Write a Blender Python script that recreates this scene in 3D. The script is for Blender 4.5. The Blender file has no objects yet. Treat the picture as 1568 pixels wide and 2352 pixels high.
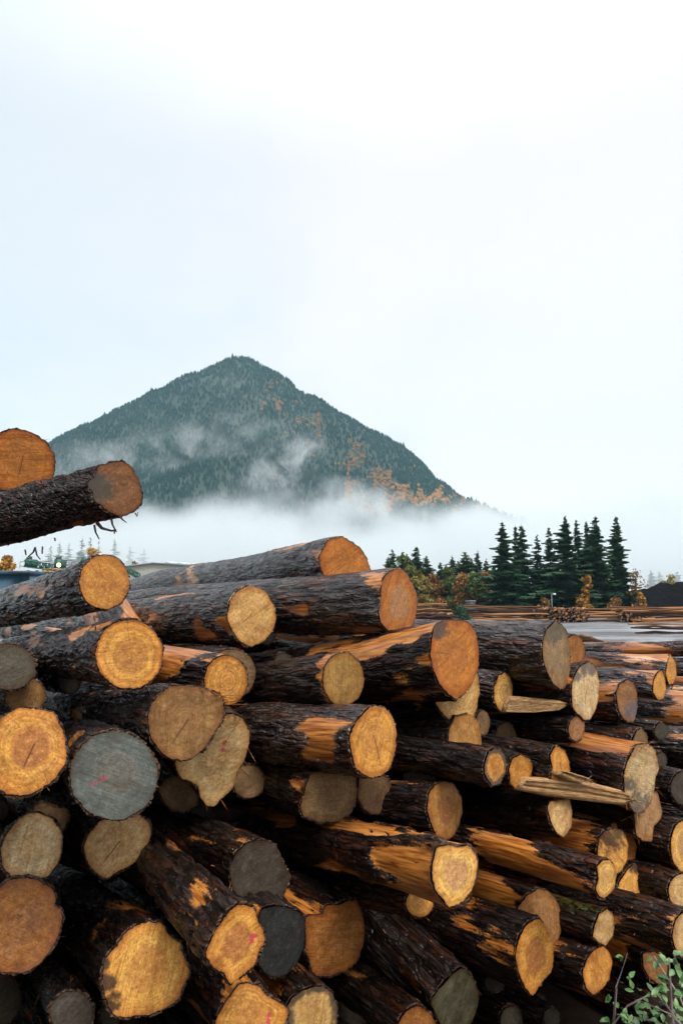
import bpy, math, random
import numpy as np

SC = bpy.context.scene
COL = SC.collection
R = math.radians

# ------------------------------------------------------------------ camera
CAM_H = 3.2
F = 1372.0            # focal length in units of the 1568 x 2352 view of the photograph
CX, CY = 784.0, 1176.0
PITCH = math.atan((1372.0 - CY) / F)
CP, SP = math.cos(PITCH), math.sin(PITCH)
CAM = np.array([0.0, 0.0, CAM_H])


def ray(px, py):
    x, y = (px - CX) / F, -(py - CY) / F
    return np.array([x, CP - y * SP, SP + y * CP])


def at(px, py, Y):
    d = ray(px, py)
    return CAM + d * (Y / d[1])


# ------------------------------------------------------------------ noise
def _hash(ix, iy, iz, seed):
    with np.errstate(over='ignore'):
        h = (ix.astype(np.uint32) * np.uint32(374761393) + iy.astype(np.uint32) * np.uint32(668265263)
             + iz.astype(np.uint32) * np.uint32(2147483647 - 1234567) + np.uint32((seed * 974634777) & 0xffffffff))
        h = (h ^ (h >> np.uint32(13))) * np.uint32(1274126177)
        h = h ^ (h >> np.uint32(16))
        h = h * np.uint32(2246822519)
        h = h ^ (h >> np.uint32(13))
    return (h & np.uint32(0xffff)).astype(np.float32) / 32767.5 - 1.0


def noise3(p, seed=0):
    p = np.asarray(p, dtype=np.float32)
    i = np.floor(p).astype(np.int32)
    f = p - i
    f = f * f * (3 - 2 * f)
    ix, iy, iz = i[:, 0], i[:, 1], i[:, 2]
    fx, fy, fz = f[:, 0], f[:, 1], f[:, 2]

    def lerp(a, b, t):
        return a + (b - a) * t
    c = {}
    for dx in (0, 1):
        for dy in (0, 1):
            for dz in (0, 1):
                c[dx, dy, dz] = _hash(ix + dx, iy + dy, iz + dz, seed)
    x00 = lerp(c[0, 0, 0], c[1, 0, 0], fx)
    x10 = lerp(c[0, 1, 0], c[1, 1, 0], fx)
    x01 = lerp(c[0, 0, 1], c[1, 0, 1], fx)
    x11 = lerp(c[0, 1, 1], c[1, 1, 1], fx)
    return lerp(lerp(x00, x10, fy), lerp(x01, x11, fy), fz)


def fbm(p, seed=0, oct=3):
    p = np.asarray(p, dtype=np.float32)
    out, a, tot = 0, 1.0, 0
    for k in range(oct):
        out = out + a * noise3(p, seed + 17 * k)
        tot += a
        a *= .5
        p = p * 2.03
    return out / tot


# ------------------------------------------------------------------ object helpers
def tag(o, label, cat, group=None, kind=None):
    if label:
        o['label'] = label
    if cat:
        o['category'] = cat
    if group:
        o['group'] = group
    if kind:
        o['kind'] = kind
    return o


def make_mesh(name, V, Q=None, T=None, attrs=None, smooth=False):
    """V (n,3); Q (m,4) quads; T (k,3) triangles; attrs name -> per vertex float."""
    me = bpy.data.meshes.new(name)
    V = np.asarray(V, dtype=np.float32)
    Q = np.zeros((0, 4), np.int32) if Q is None or len(Q) == 0 else np.asarray(Q, np.int32)
    T = np.zeros((0, 3), np.int32) if T is None or len(T) == 0 else np.asarray(T, np.int32)
    me.vertices.add(len(V))
    me.vertices.foreach_set('co', V.ravel())
    nl = Q.size + T.size
    me.loops.add(nl)
    me.loops.foreach_set('vertex_index', np.concatenate([Q.ravel(), T.ravel()]).astype(np.int32))
    npoly = len(Q) + len(T)
    me.polygons.add(npoly)
    starts = np.concatenate([np.arange(len(Q)) * 4, len(Q) * 4 + np.arange(len(T)) * 3]).astype(np.int32)
    me.polygons.foreach_set('loop_start', starts)
    if smooth:
        me.polygons.foreach_set('use_smooth', np.ones(npoly, dtype=bool))
    me.update(calc_edges=True)
    for k, a in (attrs or {}).items():
        a = np.asarray(a, dtype=np.float32)
        if a.ndim == 2:
            at_ = me.attributes.new(k, 'FLOAT_COLOR', 'POINT')
            at_.data.foreach_set('color', a.ravel())
        else:
            at_ = me.attributes.new(k, 'FLOAT', 'POINT')
            at_.data.foreach_set('value', a)
    return me


def link(name, me, mat=None, parent=None, loc=None):
    o = bpy.data.objects.new(name, me)
    COL.objects.link(o)
    if mat is not None:
        me.materials.append(mat)
    if loc is not None:
        o.location = loc
    if parent is not None:
        o.parent = parent
    return o


class Geo:
    """collects boxes, tubes and loose faces into ONE mesh"""

    def __init__(self):
        self.v, self.q, self.t, self.n = [], [], [], 0

    def add(self, V, Q=(), T=()):
        V = np.asarray(V, float).reshape(-1, 3)
        self.v.append(V)
        self.q += [tuple(i + self.n for i in f) for f in Q]
        self.t += [tuple(i + self.n for i in f) for f in T]
        self.n += len(V)

    def box(self, c, ax, ay, az):
        """centre and three half-axis vectors"""
        c, ax, ay, az = (np.asarray(k, float) for k in (c, ax, ay, az))
        V = [c + sx * ax + sy * ay + sz * az for sz in (-1, 1) for sy in (-1, 1) for sx in (-1, 1)]
        self.add(V, [(0, 2, 3, 1), (4, 5, 7, 6), (0, 1, 5, 4), (2, 6, 7, 3), (0, 4, 6, 2), (1, 3, 7, 5)])

    def abox(self, x0, x1, y0, y1, z0, z1):
        self.box(((x0 + x1) / 2, (y0 + y1) / 2, (z0 + z1) / 2), ((x1 - x0) / 2, 0, 0), (0, (y1 - y0) / 2, 0), (0, 0, (z1 - z0) / 2))

    def tube(self, pts, radii, n=6):
        pts = [np.asarray(p, float) for p in pts]
        rings = []
        for i, p in enumerate(pts):
            d = pts[min(i + 1, len(pts) - 1)] - pts[max(i - 1, 0)]
            d = d / (np.linalg.norm(d) + 1e-9)
            u = np.cross(d, (0, 0, 1.0) if abs(d[2]) < .9 else (1.0, 0, 0))
            u /= np.linalg.norm(u)
            w = np.cross(d, u)
            r = radii[i] if hasattr(radii, '__len__') else radii
            rings.append([p + r * (math.cos(a) * u + math.sin(a) * w) for a in np.linspace(0, 2 * math.pi, n, endpoint=False)])
        V = [v for r_ in rings for v in r_]
        Q = []
        for i in range(len(pts) - 1):
            for k in range(n):
                Q.append((i * n + k, i * n + (k + 1) % n, (i + 1) * n + (k + 1) % n, (i + 1) * n + k))
        T = [(0, k + 1, k) for k in range(1, n - 1)] + [((len(pts) - 1) * n, (len(pts) - 1) * n + k, (len(pts) - 1) * n + k + 1) for k in range(1, n - 1)]
        self.add(V, Q, T)

    def bar(self, a, b, r):
        self.tube([a, b], r, 4)

    def build(self, name, mat, parent=None, loc=None, smooth=False, attrs=None):
        V = np.concatenate(self.v)
        if loc is not None:
            V = V - np.asarray(loc)
        return link(name, make_mesh(name, V, self.q, self.t, attrs, smooth), mat, parent, loc)


def empty(name, loc):
    o = bpy.data.objects.new(name, None)
    COL.objects.link(o)
    o.location = loc
    return o


# ------------------------------------------------------------------ node helpers
class NT:
    def __init__(self, name):
        self.m = bpy.data.materials.new(name)
        self.m.use_nodes = True
        self.t = self.m.node_tree
        self.b = self.t.nodes['Principled BSDF']
        self.out = self.t.nodes['Material Output']

    def n(self, typ, **kw):
        nd = self.t.nodes.new(typ)
        for k, v in kw.items():
            setattr(nd, k, v)
        return nd

    def put(self, sock, v):
        if isinstance(v, bpy.types.NodeSocket):
            self.t.links.new(v, sock)
        elif v is not None:
            if hasattr(sock.default_value, '__len__') and not hasattr(v, '__len__'):
                v = (v,) * len(sock.default_value)
            if hasattr(sock.default_value, '__len__') and len(sock.default_value) == 4 and len(v) == 3:
                v = (*v, 1)
            sock.default_value = v

    def math(self, op, a, b=None, c=None, clamp=False):
        nd = self.n('ShaderNodeMath', operation=op, use_clamp=clamp)
        for i, v in enumerate((a, b, c)):
            if v is not None:
                self.put(nd.inputs[i], v)
        return nd.outputs[0]

    def vmath(self, op, a, b=None):
        nd = self.n('ShaderNodeVectorMath', operation=op)
        self.put(nd.inputs[0], a)
        if b is not None:
            self.put(nd.inputs[1], b)
        return nd.outputs['Value' if op in ('LENGTH', 'DOT_PRODUCT', 'DISTANCE') else 'Vector']

    def mix(self, f, a, b, blend='MIX'):
        nd = self.n('ShaderNodeMix', data_type='RGBA', blend_type=blend)
        self.put(nd.inputs[0], f)
        self.put(nd.inputs[6], a)
        self.put(nd.inputs[7], b)
        return nd.outputs[2]

    def noise(self, vec, scale, detail=3, rough=.55, col=False, dist=0.0):
        nd = self.n('ShaderNodeTexNoise')
        if vec is not None:
            self.put(nd.inputs['Vector'], vec)
        self.put(nd.inputs['Scale'], scale)
        nd.inputs['Detail'].default_value = detail
        nd.inputs['Roughness'].default_value = rough
        nd.inputs['Distortion'].default_value = dist
        return nd.outputs['Color' if col else 'Fac']

    def ramp(self, f, lo, hi, a=0.0, b=1.0):
        nd = self.n('ShaderNodeMapRange', interpolation_type='SMOOTHSTEP')
        self.put(nd.inputs[0], f)
        for i, v in zip((1, 2, 3, 4), (lo, hi, a, b)):
            self.put(nd.inputs[i], v)
        return nd.outputs[0]

    def attr(self, name, out='Fac'):
        nd = self.n('ShaderNodeAttribute')
        nd.attribute_name = name
        return nd.outputs[out]

    def obj_co(self):
        return self.n('ShaderNodeTexCoord').outputs['Object']

    def pos(self):
        return self.n('ShaderNodeNewGeometry').outputs['Position']

    def rnd(self):
        return self.n('ShaderNodeObjectInfo').outputs['Random']

    def bump(self, h, strength=.5, dist=.02):
        nd = self.n('ShaderNodeBump')
        nd.inputs['Strength'].default_value = strength
        nd.inputs['Distance'].default_value = dist
        self.put(nd.inputs['Height'], h)
        self.put(self.b.inputs['Normal'], nd.outputs[0])

    def set(self, **kw):
        for k, v in kw.items():
            self.put(self.b.inputs[k.replace('_', ' ')], v)
        return self.m


def plain(name, col, rough=.7, var=.25, scale=3.0):
    N = NT(name)
    f = N.noise(N.obj_co(), scale, 4)
    c = N.mix(f, tuple(k * (1 - var) for k in col), tuple(k * (1 + var) for k in col))
    return N.set(Base_Color=c, Roughness=rough)

# ------------------------------------------------------------------ the log table
def E(cx, cy, rx, ry, rot=0.0):
    a = np.linspace(0, 2 * math.pi, 40, endpoint=False)
    c, s = math.cos(R(rot)), math.sin(R(rot))
    x, y = rx * np.cos(a), ry * np.sin(a)
    return [(cx + c * u - s * v, cy + s * u + c * v) for u, v in zip(x, y)]


LOGS = []


def L(key, shape, body, dz, pal, peel, label, **kw):
    LOGS.append(dict(key=key, shape=shape, body=body, dz=dz, pal=pal, peel=peel, label=label, **kw))


# ---- upper left, against the sky
L('top_left', [(32, 985), (61, 990), (87, 1002), (108, 1019), (124, 1045), (126, 1060), (123, 1091), (115, 1114), (103, 1127),
               (77, 1134), (38, 1132), (0, 1122), (-22, 1095), (-28, 1055), (-20, 1020), (0, 995)], (-60, 1120), .45, 'amber', .25,
  'amber log end with straight saw lines, highest of the pile, cut by the picture edge', length=3.0, splin=8, saw=8)
L('hanging', [(204, 1122), (228, 1070), (256, 1063), (283, 1059), (302, 1073), (318, 1101), (327, 1137), (324, 1157), (308, 1175),
              (274, 1186), (243, 1170), (218, 1150), (205, 1100)], (60, 1178), .05, 'weathered', .12,
  'overhanging dark log with weathered grey and brown end and torn bark strips hanging below', length=2.2, yaw=38, ayaw=80, taper=-.07, grey=[(222, 1120, 45)])
L('under_hanging', E(240, 1337, 57, 62), (20, 1397), -.1, 'ochre', .03,
  'log with round ochre end and dripping dark bark below the overhanging log', length=4.0, saw=-35, wet=1)
L('pale_upper', [(522, 1418), (527, 1385), (543, 1358), (565, 1347), (588, 1347), (612, 1361), (630, 1393), (634, 1420), (626, 1450),
                 (604, 1474), (576, 1485), (552, 1474), (533, 1448)], (250, 1430), .2, 'straw', .2,
  'log with round straw coloured end and silvery bark, left of the russet ended log', length=7.0, saw=30, peel_end=.5, crack=1, bare=.6, wet=1)
L('ridge', [(734, 1275), (754, 1239), (787, 1233), (805, 1244), (827, 1260), (843, 1285), (852, 1312), (840, 1335), (810, 1347),
            (770, 1345), (744, 1328), (735, 1300)], (380, 1340), .55, 'amber', .22,
  'long topmost log of the middle with amber end standing out against the fog', length=9.0, taper=.035, saw=32, moss=1, peel_end=.35, bare=.7, wet=1)
L('slant_cut', [(915, 1304), (895, 1313), (879, 1329), (875, 1352), (874, 1380), (870, 1406), (874, 1429), (889, 1449), (900, 1461),
                (918, 1457), (938, 1444), (951, 1429), (956, 1406), (957, 1370), (951, 1349), (943, 1336), (933, 1316)], (640, 1394), .1, 'russet', .1,
  'dark barked log with tall russet end beside the distant trees', length=7.0, saw=60, peel_end=.35, heart=1, wet=1)
L('orange_body', [(1015, 1426), (997, 1438), (993, 1456), (990, 1478), (988, 1500), (993, 1534), (1008, 1570), (1029, 1595), (1047, 1606),
                  (1067, 1593), (1085, 1570), (1098, 1531), (1100, 1508), (1094, 1460), (1087, 1443), (1072, 1429), (1050, 1424)], (850, 1532), .05, 'amber', .45,
  'stout log with amber end and grey heart, its orange flank stripped of bark', length=6.0, saw=28, grey=[(1005, 1445, 30)], heart=1)
L('silver', [(1273, 1427), (1256, 1445), (1247, 1466), (1245, 1492), (1248, 1519), (1256, 1545), (1267, 1567), (1283, 1583), (1296, 1580),
             (1305, 1563), (1309, 1534), (1308, 1501), (1307, 1475), (1300, 1453), (1291, 1437)], (1105, 1492), .0, 'taupe', .06,
  'large log with tall taupe end and silvery bark in front of the wet yard', length=7.0, wet=1, grey=[(1275, 1445, 35)])
L('behind_silver', E(1318, 1497, 24, 38), (1290, 1497), .45, 'brown', .1,
  'dull brown log end half hidden behind the large taupe end')
# ---- left middle
L('gold_round', E(297, 1503, 77, 79), (120, 1498), -.05, 'gold', .08,
  'log with big round golden end below the silvery bark log, grey stain at its edge', length=5.0, saw=4, rings=0.90)
L('bare_bright', E(519, 1563, 49, 57), (375, 1530), .05, 'gold', .72,
  'peeled log with shining bare flank and golden end', length=5.0, saw=75, bare=.9)
L('grey_twin', E(533, 1547, 54, 56), (480, 1540), .3, 'ashbrown', .1,
  'ash brown log end showing as a crescent behind the peeled golden log', length=5.0)
L('mid_tan', E(788, 1560, 47, 61), (620, 1572), .1, 'olive', .12,
  'log with oval olive tan end above the dark log with smooth golden oval end', length=6.0, peel_end=.55, saw=80)
L('split_big', [(340, 1652), (346, 1622), (364, 1596), (389, 1579), (420, 1573), (451, 1577), (482, 1584), (510, 1600), (514, 1630), (512, 1655), (500, 1672),
                (484, 1696), (466, 1722), (441, 1742), (420, 1746), (394, 1743), (369, 1727), (351, 1701), (342, 1673)], (260, 1640), -.15, 'oliveb', .12,
  'big olive brown log end whose splintered edge overhangs the pale broken end', length=5.0, splin=16, splin_at=(510, 1612), saw=85, rough=(505, 1630, 50))
L('gold_oval', [(803, 1698), (808, 1675), (826, 1648), (845, 1628), (862, 1621), (883, 1626), (901, 1646), (909, 1680), (908, 1718), (896, 1762),
                (875, 1782), (852, 1785), (834, 1780), (816, 1762), (808, 1731)], (600, 1688), -.25, 'gold', .06,
  'dark barked log with smooth golden oval end in the middle of the pile', length=6.0, wet=1)
L('broken', [(492, 1650), (530, 1640), (558, 1650), (573, 1683), (571, 1717), (559, 1750), (546, 1768), (538, 1801), (525, 1822), (505, 1837), (492, 1853),
             (477, 1850), (461, 1834), (456, 1806), (441, 1796), (418, 1788), (407, 1770), (401, 1748), (430, 1690)], (430, 1640), .3, 'cream', .3,
  'pale jagged broken log end with a pink paint mark', length=4.0, rough=(490, 1800, 70), paint=[(516, 1705, 7), (513, 1722, 6)], splin=8, yaw=34, amp=.006)
L('gold_left', [(72, 1626), (123, 1637), (140, 1667), (151, 1701), (154, 1727), (149, 1755), (128, 1788), (102, 1806), (72, 1824), (46, 1826), (15, 1824),
                (-10, 1805), (-24, 1770), (-28, 1725), (-18, 1680), (8, 1645), (40, 1628)], (-60, 1690), -.3, 'gold', .3,
  'big golden log end with dark star shaped heart and clear growth rings', length=4.0, heart=1.6, rings=0.84, crack=1, yaw=30)
L('bluegrey', E(262, 1781, 100, 101), (205, 1735), -.3, 'slate', .1,
  'large round blue grey log end with faint red paint marks', length=4.0, saw=-25, paint=[(213, 1800, 4), (228, 1795, 4), (236, 1790, 4), (245, 1786, 3)], yaw=27)
L('tan_left', [(2, 1952), (15, 1918), (46, 1880), (65, 1869), (85, 1867), (115, 1877), (140, 1906), (143, 1926), (141, 1955), (133, 1983), (113, 2011), (85, 2021),
               (59, 2025), (26, 2013), (8, 1990)], (10, 1900), -.1, 'pale', .1,
  'pale tan log end with brown streak, under the golden end with star heart', length=4.0, saw=75, yaw=28)
L('tan_left_back', [(77, 1857), (95, 1842), (128, 1854), (154, 1859), (156, 1880), (149, 1900), (135, 1925), (105, 1920), (80, 1890)], (60, 1850), .35, 'dusk', .1,
  'angular dusky log end peeping out behind the pale tan end', length=4.0, yaw=30)
L('tan_hex', [(231, 1885), (260, 1875), (310, 1865), (341, 1888), (347, 1911), (336, 1957), (318, 1975), (295, 1990), (261, 2006), (246, 2020), (223, 2006),
              (202, 1983), (193, 1944), (202, 1921)], (200, 1880), .1, 'tan', .1,
  'six sided tan log end right under the large blue grey end', length=4.0, saw=60)
L('brown_left', [(0, 2041), (23, 2021), (60, 2016), (95, 2026), (120, 2040), (128, 2060), (126, 2082), (141, 2088), (143, 2111), (136, 2145), (118, 2180), (90, 2216),
                 (51, 2234), (0, 2232), (-35, 2190), (-45, 2130), (-30, 2075)], (-50, 2050), -.1, 'brown', .1,
  'big rough brown log end at the picture edge under the pale tan end', length=4.0, saw=-30, yaw=26, rough=(40, 2150, 60), amp=.008)
L('front_bright', [(272, 2170), (284, 2145), (315, 2127), (343, 2116), (371, 2121), (382, 2137), (395, 2155), (405, 2164), (415, 2162), (415, 2180), (427, 2206),
                   (435, 2232), (427, 2257), (415, 2283), (402, 2300), (379, 2316), (346, 2329), (308, 2334), (288, 2338), (262, 2330), (245, 2300),
                   (236, 2250), (240, 2205)], (190, 2090), -.2, 'honey', .06,
  'bright honey log end with ragged dark bark edge at the bottom of the pile', length=4.5, saw=72, grey=[(262, 2300, 26), (248, 2255, 22), (243, 2215, 16)], yaw=30)
L('heart_gold', [(545, 2078), (566, 2080), (586, 2088), (591, 2116), (604, 2134), (608, 2162), (597, 2180), (588, 2206), (579, 2221), (556, 2239), (530, 2260),
                 (521, 2250), (514, 2232), (491, 2224), (476, 2201), (472, 2188), (479, 2173), (497, 2134), (512, 2114), (527, 2093)], (440, 2060), -.1, 'gold', .1,
  'irregular golden log end with pale heart and pink mark near the charcoal ends', length=4.5, heart=2, rings=0.84, paint=[(582, 2150, 8), (578, 2160, 7)], yaw=30)
L('dark_mid', [(527, 1993), (545, 1957), (566, 1938), (600, 1928), (632, 1940), (648, 1975), (666, 2014), (658, 2039), (640, 2068), (615, 2080), (591, 2084),
               (556, 2075), (538, 2047), (529, 2021)], (480, 1960), .15, 'char', .12,
  'charcoal brown log end above the irregular golden end, small tan chip at its edge', length=4.0)
L('dark_low', [(599, 2088), (632, 2080), (671, 2088), (699, 2103), (700, 2142), (697, 2173), (684, 2211), (658, 2237), (632, 2245), (607, 2234), (590, 2206),
               (584, 2150)], (560, 2100), .1, 'slatedark', .05,
  'smooth blackish slate log end between two orange toned ends', length=4.0)
L('notched', [(700, 2106), (722, 2101), (743, 2101), (745, 2080), (781, 2076), (799, 2068), (819, 2066), (829, 2099), (838, 2132), (834, 2165), (822, 2207),
              (792, 2230), (746, 2244), (722, 2239), (712, 2219), (702, 2180)], (690, 2100), .0, 'brown', .1,
  'orange brown log end with notched top beside the blackish slate end', length=4.0, rough=(760, 2120, 60), amp=.01)
L('bottom_gold', [(568, 2257), (597, 2267), (612, 2288), (640, 2301), (658, 2316), (660, 2336), (648, 2365), (620, 2395), (570, 2410), (520, 2400), (492, 2365),
                  (494, 2342), (512, 2314), (527, 2288), (548, 2262)], (480, 2240), -.25, 'gold', .1,
  'lobed golden log end with a pink mark, cut by the bottom edge', length=4.0, rings=0.96, paint=[(618, 2330, 7), (616, 2345, 7)], yaw=28)
L('bottom_tan', [(661, 2309), (672, 2290), (691, 2277), (725, 2265), (748, 2270), (763, 2282), (773, 2308), (774, 2350), (755, 2385), (715, 2400), (680, 2385), (662, 2350)],
  (640, 2260), -.15, 'straw', .1, 'tan log end with broad dark rim beside the lobed golden end', length=4.0, rim=1)
L('bottom_brown', [(914, 2352), (931, 2323), (957, 2310), (984, 2324), (1000, 2352), (1003, 2385), (975, 2410), (935, 2405), (912, 2385)], (860, 2290), -.1, 'brown', .1,
  'rusty brown log end cut by the bottom edge beside the leaf shaped olive end', length=4.0)
L('olive_leaf', [(1056, 2221), (1078, 2238), (1092, 2262), (1099, 2282), (1096, 2316), (1082, 2350), (1050, 2385), (1025, 2375), (1010, 2352), (997, 2320), (987, 2300),
                 (1010, 2267), (1040, 2237)], (940, 2200), -.05, 'oliveg', .05,
  'leaf shaped olive grey log end low in the dark', length=4.0, saw=70)
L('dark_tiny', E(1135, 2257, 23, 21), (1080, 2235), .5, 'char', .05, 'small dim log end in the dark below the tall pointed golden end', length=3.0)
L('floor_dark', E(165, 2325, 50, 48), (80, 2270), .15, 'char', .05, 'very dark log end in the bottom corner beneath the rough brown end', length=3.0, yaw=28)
# ---- centre low
L('heart_pale', [(1003, 1947), (1027, 1941), (1052, 1946), (1076, 1943), (1089, 1957), (1096, 1980), (1092, 2016), (1082, 2046), (1063, 2069), (1049, 2079), (1027, 2084),
                 (1020, 2069), (1000, 2046), (992, 2019), (993, 1983)], (680, 1925), -.35, 'goldpale', .6,
  'long log with heart shaped pale golden end and flaking orange bark', length=6.0, heart=2, rings=0.90, thick=.03)
L('half_hidden', E(963, 2073, 31, 33), (900, 2060), .1, 'gold', .1, 'small golden log end under the flaking heart ended log', length=4.0)
L('tall_gold', [(1228, 2112), (1208, 2125), (1191, 2155), (1183, 2194), (1191, 2237), (1204, 2267), (1221, 2287), (1232, 2275), (1246, 2253), (1265, 2231),
                (1271, 2205), (1270, 2172), (1261, 2148), (1248, 2121), (1237, 2110)], (1010, 2110), -.3, 'gold', .2,
  'tall pointed golden log end with grey brown heart low in the pile', length=6.0, heart=2, rings=0.78, peel_end=.2)
L('behind_tall', [(1188, 2085), (1208, 2059), (1234, 2042), (1256, 2046), (1278, 2071), (1287, 2095), (1287, 2139), (1276, 2172), (1250, 2180), (1215, 2170), (1192, 2130)],
  (1060, 2050), .0, 'rosebrown', .35, 'rosy brown log end rising behind the tall pointed golden end', length=6.0, saw=80)
L('small_pale', [(1393, 2088), (1406, 2101), (1411, 2125), (1406, 2150), (1390, 2172), (1375, 2165), (1360, 2152), (1364, 2128), (1375, 2099)], (1290, 2098), -.05, 'tan', .06,
  'small tan log end resting on the smooth oval one near the brambles', length=5.0, moss=1)
L('oval_low', [(1370, 2178), (1385, 2174), (1397, 2185), (1405, 2209), (1397, 2249), (1382, 2271), (1360, 2285), (1346, 2271), (1340, 2253), (1337, 2233), (1346, 2205), (1358, 2188)],
  (1290, 2208), -.1, 'ochre', .06, 'smooth oval ochre log end beside the brambles', length=5.0, saw=85)
L('edge_low', E(1580, 2148, 36, 56), (1450, 2112), -.1, 'tan', .3, 'speckled tan log end above the brambles, cut by the picture edge', length=5.0)
L('bramble_back', [(1474, 2189), (1500, 2186), (1533, 2202), (1531, 2238), (1516, 2264), (1491, 2246), (1476, 2220)], (1430, 2190), .2, 'rosebrown', .1,
  'brown log end behind the bramble leaves', length=4.0)
# ---- centre right
L('deep_brown', [(716, 1775), (790, 1770), (818, 1788), (818, 1831), (808, 1864), (785, 1887), (734, 1888), (695, 1873), (690, 1850), (698, 1826), (706, 1795)], (640, 1790), .35, 'dusk', .1,
  'square cornered dusky brown log end under the smooth golden oval end', length=4.0)
L('mottled', [(824, 1785), (858, 1772), (893, 1787), (897, 1813), (888, 1849), (872, 1869), (857, 1872), (836, 1859), (821, 1833)], (790, 1790), .3, 'mottle', .05,
  'mottled dark log end beside the square cornered dusky end', length=4.0)
L('low_peek', E(873, 1908, 31, 28), (800, 1895), .35, 'ochre', .1, 'top of an ochre log end peeping over the flaking orange bark', length=4.0)
L('small_dim', E(571, 1795, 37, 38), (540, 1790), .55, 'dusk', .05, 'small dim round log end just beside the jagged broken end', length=3.0)
L('crescent_low', [(364, 1815), (380, 1790), (410, 1780), (440, 1795), (455, 1820), (453, 1842), (446, 1852), (423, 1864), (397, 1860), (377, 1842)], (360, 1800), .5, 'dusk', .05,
  'dim brown log end between the large blue grey end and the jagged broken end', length=3.0)
L('dark_edge', E(22, 1532, 60, 52), (-60, 1520), -.1, 'slatebrown', .05, 'dark grey log end at the picture edge above a plain olive end', length=3.0, yaw=30)
L('olive_edge', E(58, 1598, 46, 42), (-20, 1585), .2, 'oliveb', .05, 'plain olive tan log end below the dark grey end at the edge', length=3.0, yaw=30)
L('vee', [(1003, 1603), (998, 1616), (1018, 1641), (1044, 1668), (1070, 1667), (1085, 1652), (1095, 1616), (1101, 1582), (1097, 1547), (1070, 1530), (1030, 1545), (1010, 1575)], (935, 1598), .3, 'straw', .1,
  'pale saw scored log end showing as a V beneath the amber end with grey heart', length=5.0, saw=35, sawk=2)
L('under_vee', [(1031, 1675), (1029, 1711), (1036, 1744), (1052, 1769), (1072, 1773), (1093, 1769), (1101, 1754), (1106, 1728), (1103, 1685), (1098, 1657), (1080, 1640), (1045, 1645)], (930, 1710), .1, 'tanbrown', .04,
  'tan brown oval log end under the saw scored V', length=6.0, saw=85)
L('gap_brown', E(1108, 1660, 16, 28), (1080, 1660), .6, 'dusk', .05, 'sliver of a brown log end behind the tan brown oval', length=3.0)
L('speckle_small', [(1157, 1545), (1144, 1552), (1134, 1577), (1134, 1603), (1141, 1626), (1152, 1635), (1165, 1623), (1175, 1600), (1176, 1575), (1170, 1554)], (1102, 1580), .0, 'goldpale', .25,
  'small speckled golden log end under the silvery log', length=4.0, wet=1, pits=1)
L('moon_pale', [(1353, 1519), (1329, 1532), (1316, 1558), (1311, 1589), (1313, 1618), (1322, 1637), (1340, 1653), (1353, 1653), (1366, 1633), (1373, 1602), (1375, 1567), (1368, 1536)], (1270, 1590), .2, 'pale', .1,
  'cream coloured log end with grey top and fine arc saw marks', length=5.0, grey=[(1350, 1530, 28), (1325, 1555, 14)], sawk=1.5)
L('brown_right', [(1439, 1561), (1421, 1572), (1414, 1589), (1417, 1622), (1426, 1646), (1443, 1660), (1456, 1655), (1463, 1622), (1461, 1589), (1452, 1569)], (1375, 1606), .3, 'umber', .1,
  'umber brown oval log end beside the cream one, bluish lower half', length=5.0, grey=[(1450, 1630, 24)], wet=1)
L('yellow_far', [(1537, 1501), (1551, 1523), (1552, 1552), (1545, 1570), (1535, 1572), (1527, 1550), (1531, 1523)], (1345, 1530), 1.6, 'gold', .45,
  'narrow yellow log end with pinkish bare flank in front of the wet yard', length=8.0, wet=1, bare=1)
L('yellow_near', [(1518, 1539), (1525, 1558), (1528, 1585), (1522, 1605), (1510, 1608), (1498, 1590), (1500, 1563), (1508, 1546)], (1375, 1562), 1.1, 'honey', .1,
  'narrow orange log end just below the yellow one', length=7.0, wet=1, peel_end=.15)
L('flat_far', E(1660, 1487, 9, 17), (1360, 1492), 2.6, 'tan', .5, 'long low log with orange stripped side at the edge of the wet yard', length=11.0, yaw=62, wet=1)
L('flat_silver', E(1650, 1640, 21, 44), (1475, 1628), .75, 'tan', .08, 'thick silvery wet log entering from the picture edge beside the umber oval', length=5.0, yaw=52, wet=1)
L('slim_pink', E(1650, 1566, 6, 9), (1530, 1562), 1.8, 'straw', .9, 'upper of two slim pinkish poles by the narrow yellow ends', length=3.0, yaw=55, bare=1)
L('slim_pink_low', E(1650, 1592, 8, 13), (1530, 1584), 1.4, 'straw', .75, 'lower of two slim pinkish poles by the narrow yellow ends', length=3.0, yaw=55, bare=1)
L('slim_brown', E(1660, 1538, 10, 20), (1555, 1533), 2.4, 'tan', .1, 'dark pole with silver top near the narrow yellow end', length=5.0, yaw=55, wet=1)
L('small_brown', [(1310, 1655), (1305, 1668), (1304, 1680), (1311, 1697), (1322, 1703), (1333, 1697), (1341, 1677), (1340, 1655), (1325, 1640)], (1150, 1672), .35, 'umber', .05,
  'small plain brown log end under the cream coloured end', length=6.0)
L('small_olive', [(1134, 1693), (1144, 1667), (1159, 1660), (1175, 1664), (1185, 1688), (1185, 1705), (1160, 1715), (1140, 1708)], (1100, 1683), .5, 'dusk', .05,
  'small dusky log end in the gap above two tan ends', length=3.0)
L('tan_one', [(1136, 1718), (1121, 1728), (1112, 1757), (1113, 1780), (1129, 1805), (1147, 1799), (1159, 1775), (1162, 1754), (1154, 1728)], (1080, 1752), .0, 'ochre', .06,
  'smoother of the two small tan log ends side by side', length=4.0, rim=1)
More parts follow.
